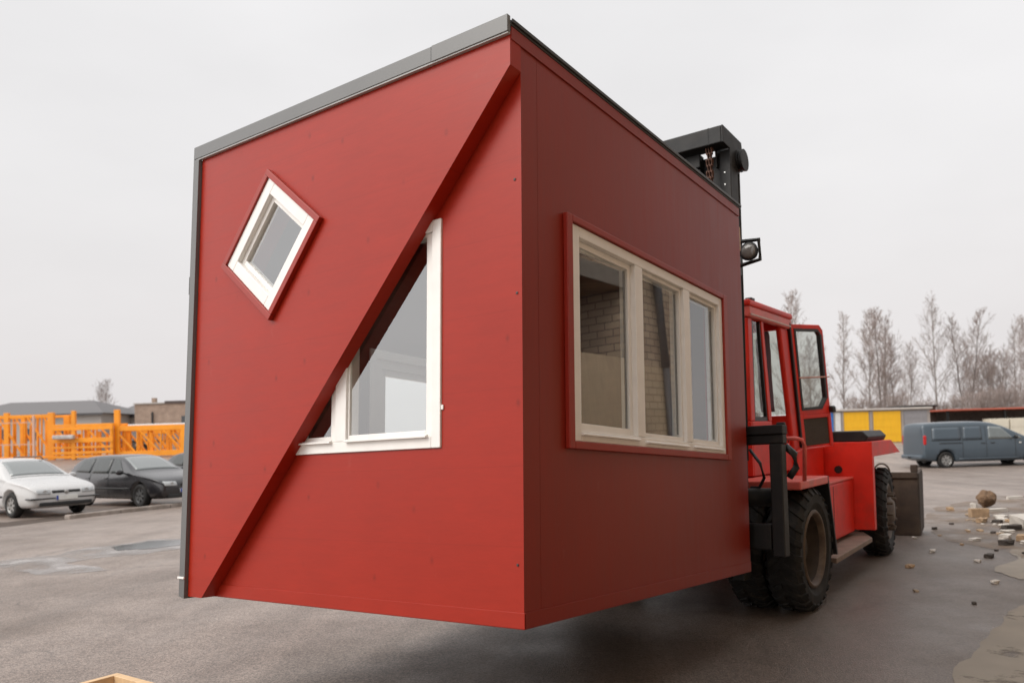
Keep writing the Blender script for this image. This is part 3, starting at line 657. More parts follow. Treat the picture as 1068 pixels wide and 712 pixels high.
for k in range(52):
    z = 3.655 - k * .055
    for dx in ((-.012, .012) if k % 2 else (-.024, 0, .024)): 
        lathe(b, [(-.352 + dx - .004, .026), (-.352 + dx + .004, .026)], 'x', 8, (0, 3.335, z)); box(b, (-.352 + dx - .003, 3.318, z - .05), (-.352 + dx + .003, 3.352, z))
obj('chain', b, RUST, mast, T=MAST)
for x, y in ((-.315, 3.765), (-.285, 3.762), (-.245, 3.758)):
    b = NB(); tube(b, [(x, 3.60, 3.70), (x, 3.68, 3.725), (x, y - .01, 3.68), (x, y, 3.58), (x, y, 2.4), (x, y - .02, .9)], .012, 8); obj('hose', b, BLACK, mast, smooth=True, T=MAST)
for k in range(6): mb('rail_bolt', (-.262, 3.437, 3.45 - k * .11), (-.25, 3.4395, 3.462 - k * .11), mat('bright bolt', (.6, .6, .58), .3, metal=.6), 0, mast)
car = mb('fork_carriage', (mir(.255), 3.17, 1.085), (.255, 3.30, 1.16), STEEL, .008)
mb('carriage_beam', (mir(.250), 3.19, 1.01), (.250, 3.30, 1.084), STEEL, .008, car)
mb('carriage_beam', (mir(.13), 3.19, .16), (.13, 3.29, .37), STEEL, .012, car)
mb('carriage_plate', (.138, 3.18, .11), (.240, 3.305, 1.009), STEEL, .01, car); mb('carriage_plate', (mir(.252), 3.18, .06), (mir(.132), 3.305, 1.009), STEEL, .01, car)
mb('carriage_post', (-.46, 3.2, .371), (-.30, 3.29, 1.009), STEEL, .01, car); mb('carriage_post', (mir(-.30), 3.2, .371), (mir(-.46), 3.29, 1.009), STEEL, .01, car)
mb('carriage_lug', (.16, 3.31, 1.02), (.23, 3.36, 1.19), STEEL, .01, car)
b = NB(); tube(b, [(mir(.12), 3.36, .58), (.12, 3.36, .58)], .075, 16); obj('tilt_bar', b, STEEL, car, smooth=True, T=MAST)
b = NB(); tube(b, [(-.1, 3.4, .98), (.0, 3.36, .86), (.03, 3.36, .74), (-.02, 3.38, .66), (-.1, 3.4, .66)], .014, 8); obj('hose', b, BLACK, car, smooth=True, T=MAST)
b = NB(); tube(b, [(.20, 3.40, 1.0), (.27, 3.42, .93), (.28, 3.42, .82), (.22, 3.42, .74)], .03, 8); obj('hose', b, BLACK, car, smooth=True, T=MAST)
for x in (-.55, -1.9):
    f = NB(); poly_prism(f, [(.5, -.028), (3.09, -.014), (3.09, 1.05), (3.165, 1.05), (3.165, -.10), (2.9, -.10), (.5, -.05)], 0, x, x + .2); obj('fork', f, STEEL, car, bev=.006, T=MAST)
# work lamp on its guard bracket
lp = NB(); tube(lp, [(-.15, 3.44, 2.80), (.045, 3.40, 2.775), (.05, 3.40, 2.60), (-.15, 3.44, 2.585)], .02, 4); box(lp, (-.25, 3.43, 2.5), (-.14, 3.47, 2.85))
lamp = obj('work_lamp', lp, BLACK, truck, T=MAST, bev=.003)
for i in (0, 1):
    b = NB(); lathe(b, [(.09, .02), (.08, .05), (.02, .075), (-.012, .082), (-.016, .074)] if i == 0 else [(-.012, .073), (-.024, .05), (-.028, .0001)], 'y', 28, (-.045, 3.40, 2.685))
    obj('lamp_housing' if i == 0 else 'lamp_lens', b, STEEL if i == 0 else mat('dusty lamp lens', (.16, .15, .14), .12, var=.3, scale=30), lamp, smooth=True, T=MAST)

# ------------------------------------------------------------------ loader bucket behind the truck
bk = thing('loader_bucket', 'rusty dark steel loader bucket standing behind the forklift rear wheel', 'bucket', FK @ Matrix.Translation((-.34, 9.76, 0)) @ Matrix.Rotation(rad(4), 4, 'Z'))
BK = mat('rusty dark bucket', (.042, .027, .018), .8, var=.35, scale=7, bump=.25, dirt=(.10, .07, .045), dirt_amt=.5)
bx('shell', (-.6, 0, .0), (.50, .05, .95), BK, bk, .012)
b = NB(); poly_prism(b, [(.051, .0), (.62, .06), (.70, .92), (.60, .97), (.051, .93)], 0, .46, .51); obj('side_plate', b, BK, bk, bev=.01)
b = NB(); poly_prism(b, [(.051, .0), (.62, .06), (.70, .92), (.60, .97), (.051, .93)], 0, -.6, -.55); obj('side_plate', b, BK, bk, bev=.01)
bx('base_plate', (-.545, .055, .0), (.455, .62, .05), BK, bk, .01)
b = NB(); tube(b, [(.0 + .11 * math.cos(t), .02, .95 + .13 * math.sin(t)) for t in [math.pi * k / 12 for k in range(13)]], .014, 8); obj('lifting_loop', b, BK, bk, smooth=True)
bx('lug', (.40, .0, .951), (.50, .06, 1.06), BK, bk, .012)
bx('rim_bar', (-.6, -.03, .86), (.5, -.001, .95), BK, bk, .01)

# ------------------------------------------------------------------ brick warehouse along the lane (seen in the glass)
def bricks(name, c1, c2, mortar, scale):
    m = bpy.data.materials.new(name); N, L, P = nt(m)
    tc = N.new('ShaderNodeTexCoord'); sp = N.new('ShaderNodeSeparateXYZ'); L.new(tc.outputs['Object'], sp.inputs[0])
    ad = N.new('ShaderNodeMath'); L.new(sp.outputs[0], ad.inputs[0]); L.new(sp.outputs[1], ad.inputs[1])
    cb = N.new('ShaderNodeCombineXYZ'); L.new(ad.outputs[0], cb.inputs[0]); L.new(sp.outputs[2], cb.inputs[1])
    br = N.new('ShaderNodeTexBrick'); br.inputs['Scale'].default_value = scale; br.inputs['Color1'].default_value = (*c1, 1); br.inputs['Color2'].default_value = (*c2, 1)
    br.inputs['Mortar'].default_value = (*mortar, 1); br.inputs['Mortar Size'].default_value = .018; br.inputs['Brick Width'].default_value = .5; br.inputs['Row Height'].default_value = .2
    L.new(cb.outputs[0], br.inputs['Vector'])
    n = N.new('ShaderNodeTexNoise'); n.inputs['Scale'].default_value = 1.5; n.inputs['Detail'].default_value = 8; L.new(tc.outputs['Object'], n.inputs['Vector'])
    mr = N.new('ShaderNodeMapRange'); mr.inputs['To Min'].default_value = .6; mr.inputs['To Max'].default_value = 1.35; L.new(n.outputs['Fac'], mr.inputs['Value'])
    sc = N.new('ShaderNodeVectorMath'); sc.operation = 'SCALE'; L.new(br.outputs['Color'], sc.inputs[0]); L.new(mr.outputs[0], sc.inputs['Scale'])
    L.new(sc.outputs[0], P.inputs['Base Color']); P.inputs['Roughness'].default_value = .85
    b = N.new('ShaderNodeBump'); b.invert = True; b.inputs['Strength'].default_value = .6; b.inputs['Distance'].default_value = .01; L.new(br.outputs['Fac'], b.inputs['Height']); L.new(b.outputs[0], P.inputs['Normal'])
    return m
BRICK = bricks('silicate brick', (.62, .48, .33), (.48, .35, .24), (.18, .14, .11), 2.)
wh_ = thing('brick_warehouse', 'long tan brick warehouse with a downpipe, reflected in the side windows', 'warehouse', FK @ Matrix.Translation((2.6, 0, 0)))
b = NB(); box(b, (0, -14, -.1), (9, 8.1, 6.6)); wl = obj('wall', b, BRICK, wh_)  # wall raised above its mirrored part to shade the house side
cut(wl, [cutbox((-1, 3.6, -.3), (5, 6.3, 3.72))])
bx('lintel', (-.01, 3.45, 3.721), (.2, 6.45, 3.95), mat('concrete lintel', (.33, .29, .24), .8), wh_, .01)
bx('roof', (-.40, -14.3, 6.601), (9.3, 8.25, 6.80), mat('bitumen roof edge', (.05, .045, .042), .8), wh_, .02)
bx('doorway_back', (3.0, 3.5, 0), (3.1, 6.4, 3.72), mat('dark doorway', (.03, .026, .022), .9), wh_, 0)
b = NB(); tube(b, [(-.09, 7.16, 6.6), (-.09, 7.17, 3.8), (-.09, 7.26, 2.7)], .065, 14); tube(b, [(-.09, 7.26, 2.7), (-.09, 7.28, .2)], .05, 14); obj('downpipe', b, mat('grey plastic pipe', (.10, .10, .105), .5), wh_, smooth=True)
for (y0, y1, lean, lab) in ((3.5, 4.3, .05, 'bare plywood sheet leaning on the brick warehouse doorway, the nearer one'), (4.2, 6.5, .12, 'bare plywood sheet leaning on the brick warehouse, next to the pale boards')):
    o = obj('plywood_sheet', cutbox((-.01, y0, 0), (.012, y1, 2.75)), PLY, bev=.002); o.matrix_world = FK @ Matrix.Translation((2.42, 0, .02)) @ Matrix.Rotation(lean * .5, 4, 'Y')
    tag(o, lab, 'plywood')
LIME = bricks('pale limewashed brick', (.74, .58, .38), (.68, .52, .33), (.45, .34, .21), 2.)
bx('limewash_panel', (-.03, 6.55, .0), (-.002, 7.42, 2.70), LIME, wh_, 0)

# ------------------------------------------------------------------ cars
def paint(name, col, rough=.25, **k): return mat(name, col, rough, var=.06, scale=2, coat=.5, **k)
PLATE = mat('plate white', (.7, .7, .66), .4); BLUE = mat('plate blue', (.02, .05, .3), .4); TAIL = mat('tail lamp red', (.45, .015, .015), .2)
SGLASS = mat('car side window glass', (.035, .04, .038), .06, var=.1, spec=.5)
DGLASS = mat('car window glass', (.10, .115, .11), .05, var=.1, spec=1., coat=1.)
def loft(bm, stations):
    """stations along y: (y, zlow, zbelt, ztop, halfwidth)"""
    rings = []
    for (y, zl, zb, zt, hw) in stations:
        half = [(0, zl), (hw * .80, zl), (hw * .95, zl + .05), (hw, zl + (zb - zl) * .35), (hw, zl + (zb - zl) * .62), (hw * .985, zb - .03), (hw * .93, zb + (zt - zb) * .5), (hw * .6, zt - .004), (0, zt + .004)]
        ring = half + [(-x, z) for x, z in half[-2:0:-1]]
        rings.append([bm.verts.new((x, y, z)) for x, z in ring])
    n = len(rings[0])
    for A, C in zip(rings, rings[1:]):
        for k in range(n): bm.faces.new([A[k], A[(k + 1) % n], C[(k + 1) % n], C[k]])
    bm.faces.new(rings[0][::-1]); bm.faces.new(rings[-1]); bmesh.ops.recalc_face_normals(bm, faces=bm.faces)
def bil(q, u, v):
    a = q[0].lerp(q[1], u); b = q[3].lerp(q[2], u); return a.lerp(b, v)
def pane(name, q, u0, u1, v0, v1, m, parent, off=.006):
    q = [Vector(p) for p in q]; n = (q[1] - q[0]).cross(q[3] - q[0]).normalized()
    b = NB(); P_ = [bil(q, u, v) for u, v in ((u0, v0), (u1, v0), (u1, v1), (u0, v1))]
    A = [b.verts.new(p + n * off) for p in P_]; C = [b.verts.new(p - n * .01) for p in P_]
    b.faces.new(A); b.faces.new(C[::-1])
    for k in range(4): b.faces.new([A[k], C[k], C[(k + 1) % 4], A[(k + 1) % 4]])
    bmesh.ops.recalc_face_normals(b, faces=b.faces); return obj(name, b, m, parent, bev=.02 if off < .02 else 0)
def car_wheel(root, x, y, R, W, rim):
    s = 1 if x > 0 else -1
    T = Matrix.Translation((x, y, R)) @ (Matrix() if s > 0 else Matrix.Rotation(math.pi, 4, 'Z'))
    b = NB(); lathe(b, [(-W / 2, R * .60), (-W / 2, R * .9), (-W / 2 + .03, R), (W / 2 - .03, R), (W / 2, R * .9), (W / 2, R * .66), (W / 2 - .03, R * .63)], 'x', 32, caps=False)
    wl = obj('wheel', b, RUBBER, root, smooth=True, T=T)
    b = NB(); lathe(b, [(W / 2 - .02, R * .66), (W / 2 - .005, R * .62), (W / 2 - .03, R * .57), (W / 2 - .07, R * .5), (W / 2 - .07, .0001)], 'x', 32, caps=False)
    for k in range(7):
        t = 2 * math.pi * k / 7; d = Vector((0, math.cos(t), math.sin(t))); e = Vector((0, -math.sin(t), math.cos(t)))
        q = [d * .03 + e * .04, d * .03 - e * .04, d * R * .58 - e * .022, d * R * .58 + e * .022]
        A = [b.verts.new(p + Vector((W / 2 - .02, 0, 0))) for p in q]; C = [b.verts.new(p + Vector((W / 2 - .06, 0, 0))) for p in q]
        b.faces.new(A); b.faces.new(C[::-1])
        for j in range(4): b.faces.new([A[j], C[j], C[(j + 1) % 4], A[(j + 1) % 4]])
    bmesh.ops.recalc_face_normals(b, faces=b.faces); obj('rim', b, rim, wl, T=T)
def shell_section(y, zl, zt, hw, belt, tumble):
    zb = min(belt, zt - .07); k = min(1, max(0, (zt - belt - .02) / .48)); top = hw * (1 - tumble * k)
    half = [(0, zl), (hw * .80, zl), (hw * .95, zl + .05), (hw, zl + (zb - zl) * .38), (hw * .995, zl + (zb - zl) * .74), (hw * .965, zb), (top + (hw * .965 - top) * .10, zb + (zt - .055 - zb) * .90), (top * .90, zt - .018), (top * .5, zt), (0, zt + .010)]
    return half + [(-x, z) for x, z in half[-2:0:-1]]
def shell(root, stations, belt, tumble, m, wheels, R):
    b = NB(); rings = [[b.verts.new((x, st[0], z)) for x, z in shell_section(*st, belt, tumble)] for st in stations]
    for A, C_ in zip(rings, rings[1:]):
        for k in range(len(A)): b.faces.new([A[k], A[(k + 1) % len(A)], C_[(k + 1) % len(A)], C_[k]])
    b.faces.new(rings[0][::-1]); b.faces.new(rings[-1]); bmesh.ops.recalc_face_normals(b, faces=b.faces)
    o = obj('body', b, m, root, smooth=True); md = o.modifiers.new('sub', 'SUBSURF'); md.levels = 2; md.render_levels = 2
    bpy.context.view_layer.update(); bake(o); cs_ = []
    for y in wheels:
        for q in (-1, 1):
            c = NB(); lathe(c, [(min(q * .5, q * 1.2), R + .06), (max(q * .5, q * 1.2), R + .06)], 'x', 32, (0, y, R + .02)); cs_.append(c)
    cut(o, cs_)
    for p in o.data.polygons: p.use_smooth = True
    return o
def skin_patch(body, name, pts, m, off, axis, sgn, root, nu=8, nv=5, thick=.012):
    """a curved patch lying on the shell: outline in the two other axes, found by casting along one axis"""
    b = NB(); P_ = [Vector((p[0], p[1], 0)) for p in pts]; V = []; d = [0, 0, 0]; d[axis] = -sgn
    for i in range(nu + 1):
        V.append([])
        for j in range(nv + 1):
            c = bil(P_, i / nu, j / nv); q = [c.x, c.y]; q.insert(axis, sgn * 4.); ok, hit, _, _ = body.ray_cast(Vector(q), Vector(d))
            h = list(hit) if ok else q; h[axis] += sgn * off; V[-1].append(b.verts.new(h))
    for i in range(nu):
        for j in range(nv): b.faces.new([V[i][j], V[i + 1][j], V[i + 1][j + 1], V[i][j + 1]])
    bmesh.ops.recalc_face_normals(b, faces=b.faces); o = obj(name, b, m, root, smooth=True)
    md = o.modifiers.new('thick', 'SOLIDIFY'); md.thickness = thick; md.offset = 0; return o
EST = [(-2.34, .42, .92, .70), (-2.29, .32, 1.05, .79), (-2.12, .26, 1.27, .85), (-1.80, .24, 1.43, .87), (-1.2, .21, 1.468, .878), (-.4, .20, 1.478, .88), (.10, .20, 1.44, .88), (.45, .20, 1.31, .88), (.80, .20, 1.12, .877), (1.06, .20, .985, .872), (1.5, .21, .915, .866), (2.0, .22, .84, .83), (2.22, .24, .765, .78), (2.32, .29, .68, .72), (2.36, .36, .60, .64)]
def make_car(name, label, cat, M, body_m, wb, R=.315, track=.745, rim=ALLOY, group=None):
    root = thing(name, label, cat, M, group); ys = (wb / 2 + .02, -wb / 2 + .02)
    body = shell(root, EST, .90, .27, body_m, ys, R)
    for y in ys:
        for q in (-1, 1): car_wheel(root, q * track, y, R, .2, rim)
    for q in (-1, 1):
        for pts in ([(-.04, .945), (.66, .945), (.20, 1.335), (-.04, 1.365)], [(-.97, .955), (-.10, .945), (-.10, 1.37), (-.95, 1.375)], [(-1.86, .99), (-1.05, .96), (-1.02, 1.375), (-1.66, 1.33)]):
            skin_patch(body, 'side_window', pts, SGLASS, .004, 0, q, root)
        for y, z1 in ((.78, .93), (-.07, .93), (-1.0, .93)): skin_patch(body, 'door_seam', [(y, .34), (y + .012, .34), (y + .012, z1), (y, z1)], BLACK, .0, 0, q, root, 1, 10)
        for y in (-.28, -1.2): skin_patch(body, 'door_handle', [(y, .80), (y + .17, .80), (y + .17, .83), (y, .83)], body_m, .014, 0, q, root, 4, 1)
        skin_patch(body, 'side_moulding', [(-1.0, .50), (1.0, .50), (1.0, .545), (-1.0, .545)], BLACK, .006, 0, q, root, 8, 1)
        skin_patch(body, 'taillight', [(q * .52, .74), (q * .74, .74), (q * .74, .92), (q * .52, .92)], TAIL, .006, 1, -1, root, 4, 3)
    skin_patch(body, 'windscreen', [(-.64, .965), (.64, .965), (.53, .20), (-.53, .20)], DGLASS, .004, 2, 1, root, 8, 8)
    skin_patch(body, 'rear_window', [(-.60, 1.03), (.60, 1.03), (.53, 1.33), (-.53, 1.33)], SGLASS, .004, 1, -1, root)
    for q in (-1, 1): b = NB(); tube(b, [(q * .1, 1.0, .985), (q * .5, .86, 1.065)], .010, 6); obj('wiper', b, BLACK, root)
    return root, body
def lights(root, y, z, x, w_, h, m=LAMP, nm='headlight', dy=.03, tilt=0):
    for s in (-1, 1):
        b = NB(); bmesh.ops.create_uvsphere(b, u_segments=16, v_segments=10, radius=1, matrix=Matrix.Translation((s * x, y - abs(tilt) , z)) @ Matrix.Rotation(-s * tilt, 4, 'Z') @ Matrix.Diagonal((w_ / 2, .10, h / 2, 1))); obj(nm, b, m, root, smooth=True)
def mirror(root, x, y, z, m):
    for s in (-1, 1):
        b = NB(); bmesh.ops.create_uvsphere(b, u_segments=14, v_segments=8, radius=1, matrix=Matrix.Translation((s * x, y, z)) @ Matrix.Diagonal((.11, .05, .075, 1))); box(b, (min(s * x, s * (x - .16)), y - .02, z - .05), (max(s * x, s * (x - .16)), y + .02, z - .015)); obj('mirror', b, m, root, smooth=True)
def heading(x, y, hx, hy, z=0): return Matrix.Translation((x, y, z)) @ Matrix.Rotation(math.atan2(-hx, hy), 4, 'Z')
SILVER = paint('silver paint', (.52, .515, .505), .28); CBLK = paint('near black paint', (.012, .011, .013), .25); VANB = paint('slate blue paint', (.047, .067, .085), .33); DRIM = mat('dark alloy rim', (.08, .08, .08), .4)
car1, b1 = make_car('parked_car', 'silver estate car with roof rails parked nose out at the left edge', 'car', heading(-13.1, 20.4, .85, -.53) @ Matrix.Translation((0, -1.37, 0)), SILVER, 2.70)
HL = mat('car headlamp glass', (.34, .35, .35), .08, var=.25, scale=25, coat=1.)
def headlamps(c, body, x0, x1, z0, z1):
    for q in (-1, 1):
        h = skin_patch(body, 'headlight', [(q * x0, z0), (q * x1, z0 + .01), (q * (x1 + .02), z1), (q * x0, z1 - .01)], HL, .006, 1, 1, c, 8, 4)
        b = NB(); lathe(b, [(0, .05), (.006, .04), (.008, .0001)], 'y', 16, (q * (x0 * .6 + x1 * .4), 0, (z0 + z1) / 2))
        ok, hit, _, _ = body.ray_cast(Vector((q * (x0 * .6 + x1 * .4), 4, (z0 + z1) / 2)), Vector((0, -1, 0))); obj('reflector', b, ALLOY, h, T=Matrix.Translation((0, hit.y + .012 if ok else 2.3, 0)))
headlamps(car1, b1, .38, .66, .575, .70); skin_patch(b1, 'bonnet_seam', [(-.70, 1.06), (.70, 1.06), (.70, 1.075), (-.70, 1.075)], BLACK, .001, 2, 1, car1, 10, 1)
mirror(car1, .98, .70, .98, SILVER)
bx('grille', (-.34, 2.25, .575), (.34, 2.352, .665), BLACK, car1, .02); bx('bumper_strip', (-.83, 2.06, .455), (.83, 2.372, .49), BLACK, car1, .02); bx('lower_grille', (-.62, 2.1, .29), (.62, 2.365, .385), BLACK, car1, .02)
npl = bx('number_plate', (-.26, 2.36, .425), (.26, 2.385, .535), PLATE, car1, .004); bx('country_band', (.205, 2.3855, .427), (.258, 2.388, .533), BLUE, npl, 0)
b = NB(); lathe(b, [(2.35, .06), (2.368, .05), (2.37, .0001)], 'y', 20, (0, 0, .62)); obj('emblem', b, ALLOY, car1, smooth=True)
for s in (-1, 1):
    b = NB(); tube(b, [(s * .55, -1.7, 1.42), (s * .56, -1.6, 1.495), (s * .56, -.1, 1.495), (s * .55, .02, 1.42)], .016, 8); obj('roof_rail', b, BLACK, car1, smooth=True)
def dark_estate(label, M):
    c, cb = make_car('parked_car', label, 'car', M, CBLK, 2.76, R=.325, rim=DRIM)
    headlamps(c, cb, .34, .68, .585, .715); mirror(c, .98, .70, .98, CBLK)
    for s in (-1, 1): bx('kidney_grille', (min(s * .03, s * .24), 2.26, .56), (max(s * .03, s * .24), 2.362, .66), BLACK, c, .03)
    n_ = bx('number_plate', (-.26, 2.36, .40), (.26, 2.388, .51), PLATE, c, .004); bx('country_band', (.205, 2.3885, .402), (.258, 2.391, .508), BLUE, n_, 0)
    bx('lower_grille', (-.6, 2.1, .26), (.6, 2.362, .37), BLACK, c, .02)
    return c
car2 = dark_estate('black estate car parked between the silver car and the red house', heading(-11.1, 22.65, .86, -.51) @ Matrix.Translation((0, -1.38, 0)))
car3 = dark_estate('dark car mostly hidden behind the red house edge, beyond the black estate', heading(-10.9, 28.0, .86, -.51) @ Matrix.Translation((0, -1.38, 0)))
# van
def van_section(y, zl, zt, hw):
    zb = min(.98, zt - .10); top = hw * (1 - .14 * min(1, max(0, (zt - 1.0) / .6)))
    half = [(0, zl), (hw * .82, zl), (hw * .96, zl + .05), (hw, zl + (zb - zl) * .35), (hw, zl + (zb - zl) * .7), (hw * .985, zb), (top + (hw * .985 - top) * .08, zb + (zt - .07 - zb) * .92), (top * .93, zt - .02), (top * .55, zt), (0, zt + .012)]
    return half + [(-x, z) for x, z in half[-2:0:-1]]
van = thing('cargo_van', 'slate blue panel van parked in front of the garages at right', 'van', heading(13.9 + 2.3, 30.4, 1, .03) @ Matrix.Diagonal((1, .965, 1, 1)))
b = NB(); rings = []
for st in [(-2.56, .42, 1.56, .82), (-2.53, .34, 1.68, .87), (-2.42, .28, 1.725, .888), (-1.9, .24, 1.735, .895), (-.8, .22, 1.75, .90), (-.2, .22, 1.742, .90), (.25, .22, 1.69, .90), (.65, .22, 1.56, .90), (1.05, .22, 1.37, .895), (1.45, .23, 1.17, .89), (1.70, .23, 1.10, .88), (2.1, .25, 1.03, .85), (2.4, .29, .92, .78), (2.52, .34, .80, .70), (2.57, .40, .68, .62)]:
    rings.append([b.verts.new((x, st[0], z)) for x, z in van_section(*st)])
for A, C_ in zip(rings, rings[1:]):
    for k in range(len(A)): b.faces.new([A[k], A[(k + 1) % len(A)], C_[(k + 1) % len(A)], C_[k]])
b.faces.new(rings[0][::-1]); b.faces.new(rings[-1]); bmesh.ops.recalc_face_normals(b, faces=b.faces)
vb = obj('body', b, VANB, van, smooth=True); md = vb.modifiers.new('sub', 'SUBSURF'); md.levels = 2; md.render_levels = 2
bpy.context.view_layer.update(); bake(vb); cs_ = []
for y in (1.74, -1.70):
    for q in (-1, 1):
        c = NB(); lathe(c, [(min(q * .5, q * 1.2), .375), (max(q * .5, q * 1.2), .375)], 'x', 32, (0, y, .335)); cs_.append(c)
cut(vb, cs_)
for p in vb.data.polygons: p.use_smooth = True
for y in (1.74, -1.70):
    for q in (-1, 1): car_wheel(van, q * .785, y, .315, .2, ALLOY)
SEAM = mat('panel seam', (.015, .018, .02), .5)
dg_ = bpy.context.evaluated_depsgraph_get()
def skin(y, z, q=1):
    """outer x of the van side at a height, found on the finished body"""
    ok, hit, nrm, _ = vb.ray_cast(Vector((q * 3, y, z)), Vector((-q, 0, 0)))
    return hit.x if ok else q * .88
def side_patch(name, pts, m, off, q=1, parent=None, nu=8, nv=5):
    """a curved patch lying on the van side, over a four cornered outline in (y, z)"""
    b = NB(); P_ = [Vector((p[0], p[1], 0)) for p in pts]; V = []
    for i in range(nu + 1):
        V.append([])
        for j in range(nv + 1):
            c = bil(P_, i / nu, j / nv); V[-1].append(b.verts.new((skin(c.x, c.y, q) + q * off, c.x, c.y)))
    for i in range(nu):
        for j in range(nv): b.faces.new([V[i][j], V[i + 1][j], V[i + 1][j + 1], V[i][j + 1]])
    bmesh.ops.recalc_face_normals(b, faces=b.faces); o = obj(name, b, m, parent or van, smooth=True)
    md = o.modifiers.new('thick', 'SOLIDIFY'); md.thickness = .012; md.offset = 0; return o
for q in (-1, 1):
    side_patch('side_window', [(-.02, 1.05), (.98, 1.05), (.52, 1.50), (.02, 1.54)], DGLASS, .004, q)
    side_patch('quarter_window', [(1.04, 1.05), (1.32, 1.05), (1.20, 1.15), (1.08, 1.20)], DGLASS, .004, q, nu=3, nv=2)
    for y0, y1, z1 in ((-2.22, -1.10, 1.53), (-1.0, -.28, 1.55)): 
        pt = [(y0, 1.05), (y1, 1.05), (y1, z1), (y0 + .05, z1)]
        side_patch('panel_groove', [(a - .014 * (1 if k in (0, 3) else -1), z + .014 * (-1 if k < 2 else 1)) for k, (a, z) in enumerate(pt)], SEAM, .0, q); side_patch('cargo_panel', pt, VANB, .006, q)
    for y in (-1.05, -.12, 1.02): side_patch('door_seam', [(y, .36), (y + .014, .36), (y + .014, 1.56 if y < .5 else 1.04), (y, 1.56 if y < .5 else 1.04)], SEAM, .0, q, nu=1, nv=14)
    side_patch('slide_rail', [(-1.95, .93), (-1.08, .93), (-1.08, .965), (-1.95, .965)], SEAM, .008, q, nv=1)
    side_patch('sill_trim', [(-1.2, .30), (1.25, .30), (1.25, .37), (-1.2, .37)], VANB, .012, q, nv=1)
    for y in (-.02, -.40): side_patch('door_handle', [(y + .08, .90), (y + .24, .90), (y + .24, .93), (y + .08, .93)], BLACK, .012, q, nv=1)
    bx('tail_light', (min(q * .78, q * .878), -2.545, .90), (max(q * .78, q * .878), -2.44, 1.25), TAIL, van, .03)
b = NB(); V = []
for i in range(9):
    V.append([])
    for j in range(7):
        y = .62 + .72 * i / 8; x = (.62 + .10 * i / 8) * (j / 3 - 1); ok, hit, _, _ = vb.ray_cast(Vector((x, y, 3)), Vector((0, 0, -1))); V[-1].append(b.verts.new((x, y, (hit.z if ok else 1.4) + .004)))
for i in range(8):
    for j in range(6): b.faces.new([V[i][j], V[i][j + 1], V[i + 1][j + 1], V[i + 1][j]])
bmesh.ops.recalc_face_normals(b, faces=b.faces); obj('windscreen', b, DGLASS, van, smooth=True)
bx('rear_bumper', (-.80, -2.66, .36), (.80, -2.40, .52), VANB, van, .05); mirror(van, 1.02, .98, 1.12, BLACK); lights(van, 2.62, .78, .62, .36, .2, tilt=.3)
b = NB(); bmesh.ops.create_uvsphere(b, u_segments=12, v_segments=8, radius=1, matrix=Matrix.Translation((.892, 1.22, .90)) @ Matrix.Diagonal((.012, .05, .025, 1))); obj('side_repeater', b, LAMP, van, smooth=True)
b = NB(); tube(b, [(0, -2.6, .42), (0, -2.74, .42), (0, -2.76, .47)], .025, 8); obj('tow_hook', b, BLACK, van, smooth=True)

# ------------------------------------------------------------------ orange crane sections on the left
ORG = mat('crane orange paint', (.90, .32, .006), .5, var=.12, scale=1.5, dirt=(.45, .15, .02), dirt_amt=.3)
def crane(label, ox, oy, rot, Lx, h, d, bays, posts, ch=.10, slats=0, rails=()):
    z0 = terr(ox, oy)
    c = thing('crane_section', label, 'crane part', Matrix.Translation((ox, oy, z0)) @ Matrix.Rotation(rad(rot), 4, 'Z'), 'orange tower crane sections stored in the yard')
    for z in (.08, h - ch):
        for y in (0, d - ch): bx('chord', (0, y, z), (Lx, y + ch, z + ch * 1.5), ORG, c, .01)
    for px in posts:
        bx('post', (px[0], -.012, 0.0), (px[0] + px[2], .16, px[1]), ORG, c, .012)
        bx('post', (px[0], d - .15, 0.0), (px[0] + px[2], d + .012, min(px[1], h)), ORG, c, .012)
    for i in range(bays):
        x0, x1 = Lx * i / bays, Lx * (i + 1) / bays
        for y in (.05, d - .05):
            b = NB(); tube(b, [(x0 + .1, y, h - ch), (x1 - .1, y, .2)], .06, 6); obj('diagonal_brace', b, ORG, c)
            b = NB(); tube(b, [(x1 - .08, y, .2), (x1 - .06, y, h - ch)], .05, 6); obj('upright', b, ORG, c)
    for k in range(slats):
        x = Lx * (k + .5) / slats; bx('slat', (x - .04 - .04 * (k % 3 == 0), .2 + .1 * (k % 2), .15), (x + .05 + .06 * (k % 3 == 0), .32 + .1 * (k % 2), h - .15 - .12 * (k % 4)), ORG, c, .006)
    for (z, t) in rails: bx('rail', (.02, -.03, z), (Lx - .02, .08, z + t), ORG, c, .01)
    return c
crane('orange ladder-like crane section with upright plates at the left picture edge', -33.4, 45, 0, 5.0, 2.55, 1.6, 3, [(0.1, 2.75, .3), (2.1, 2.75, .28), (4.6, 2.7, .35)], slats=11, rails=((.1, .1),))
crane('orange crane frame of stacked horizontal beams, middle of the three', -28.3, 44.6, -1, 3.5, 1.95, 1.5, 2, [(1.1, 2.75, .22), (3.3, 2.0, .12)], slats=9, rails=((.30, .16), (.62, .12), (.95, .26), (1.65, .18)))
crane('orange lattice crane jib with diagonal braces, nearest the red house', -24.9, 44.8, 0, 4.05, 1.72, 1.3, 3, [(0, 2.75, .3), (3.75, 1.75, .3)], ch=.2, slats=5)
crane('orange lattice crane jib behind the front row, its end beside the house edge', -25.5, 48.5, 0, 5.0, 1.5, 1.4, 5, [(0, 1.6, .25)], ch=.14)
o = bx('pallet_cover', (-28.1, 44.25, terr(-28, 44) + 1.18), (-26.9, 44.5, terr(-28, 44) + 1.42), mat('grey sheeting', (.45, .43, .41), .6, var=.3, bump=.4), None, .06); tag(o, 'small crumpled grey sheet lying on the middle orange crane frame', 'sheet')
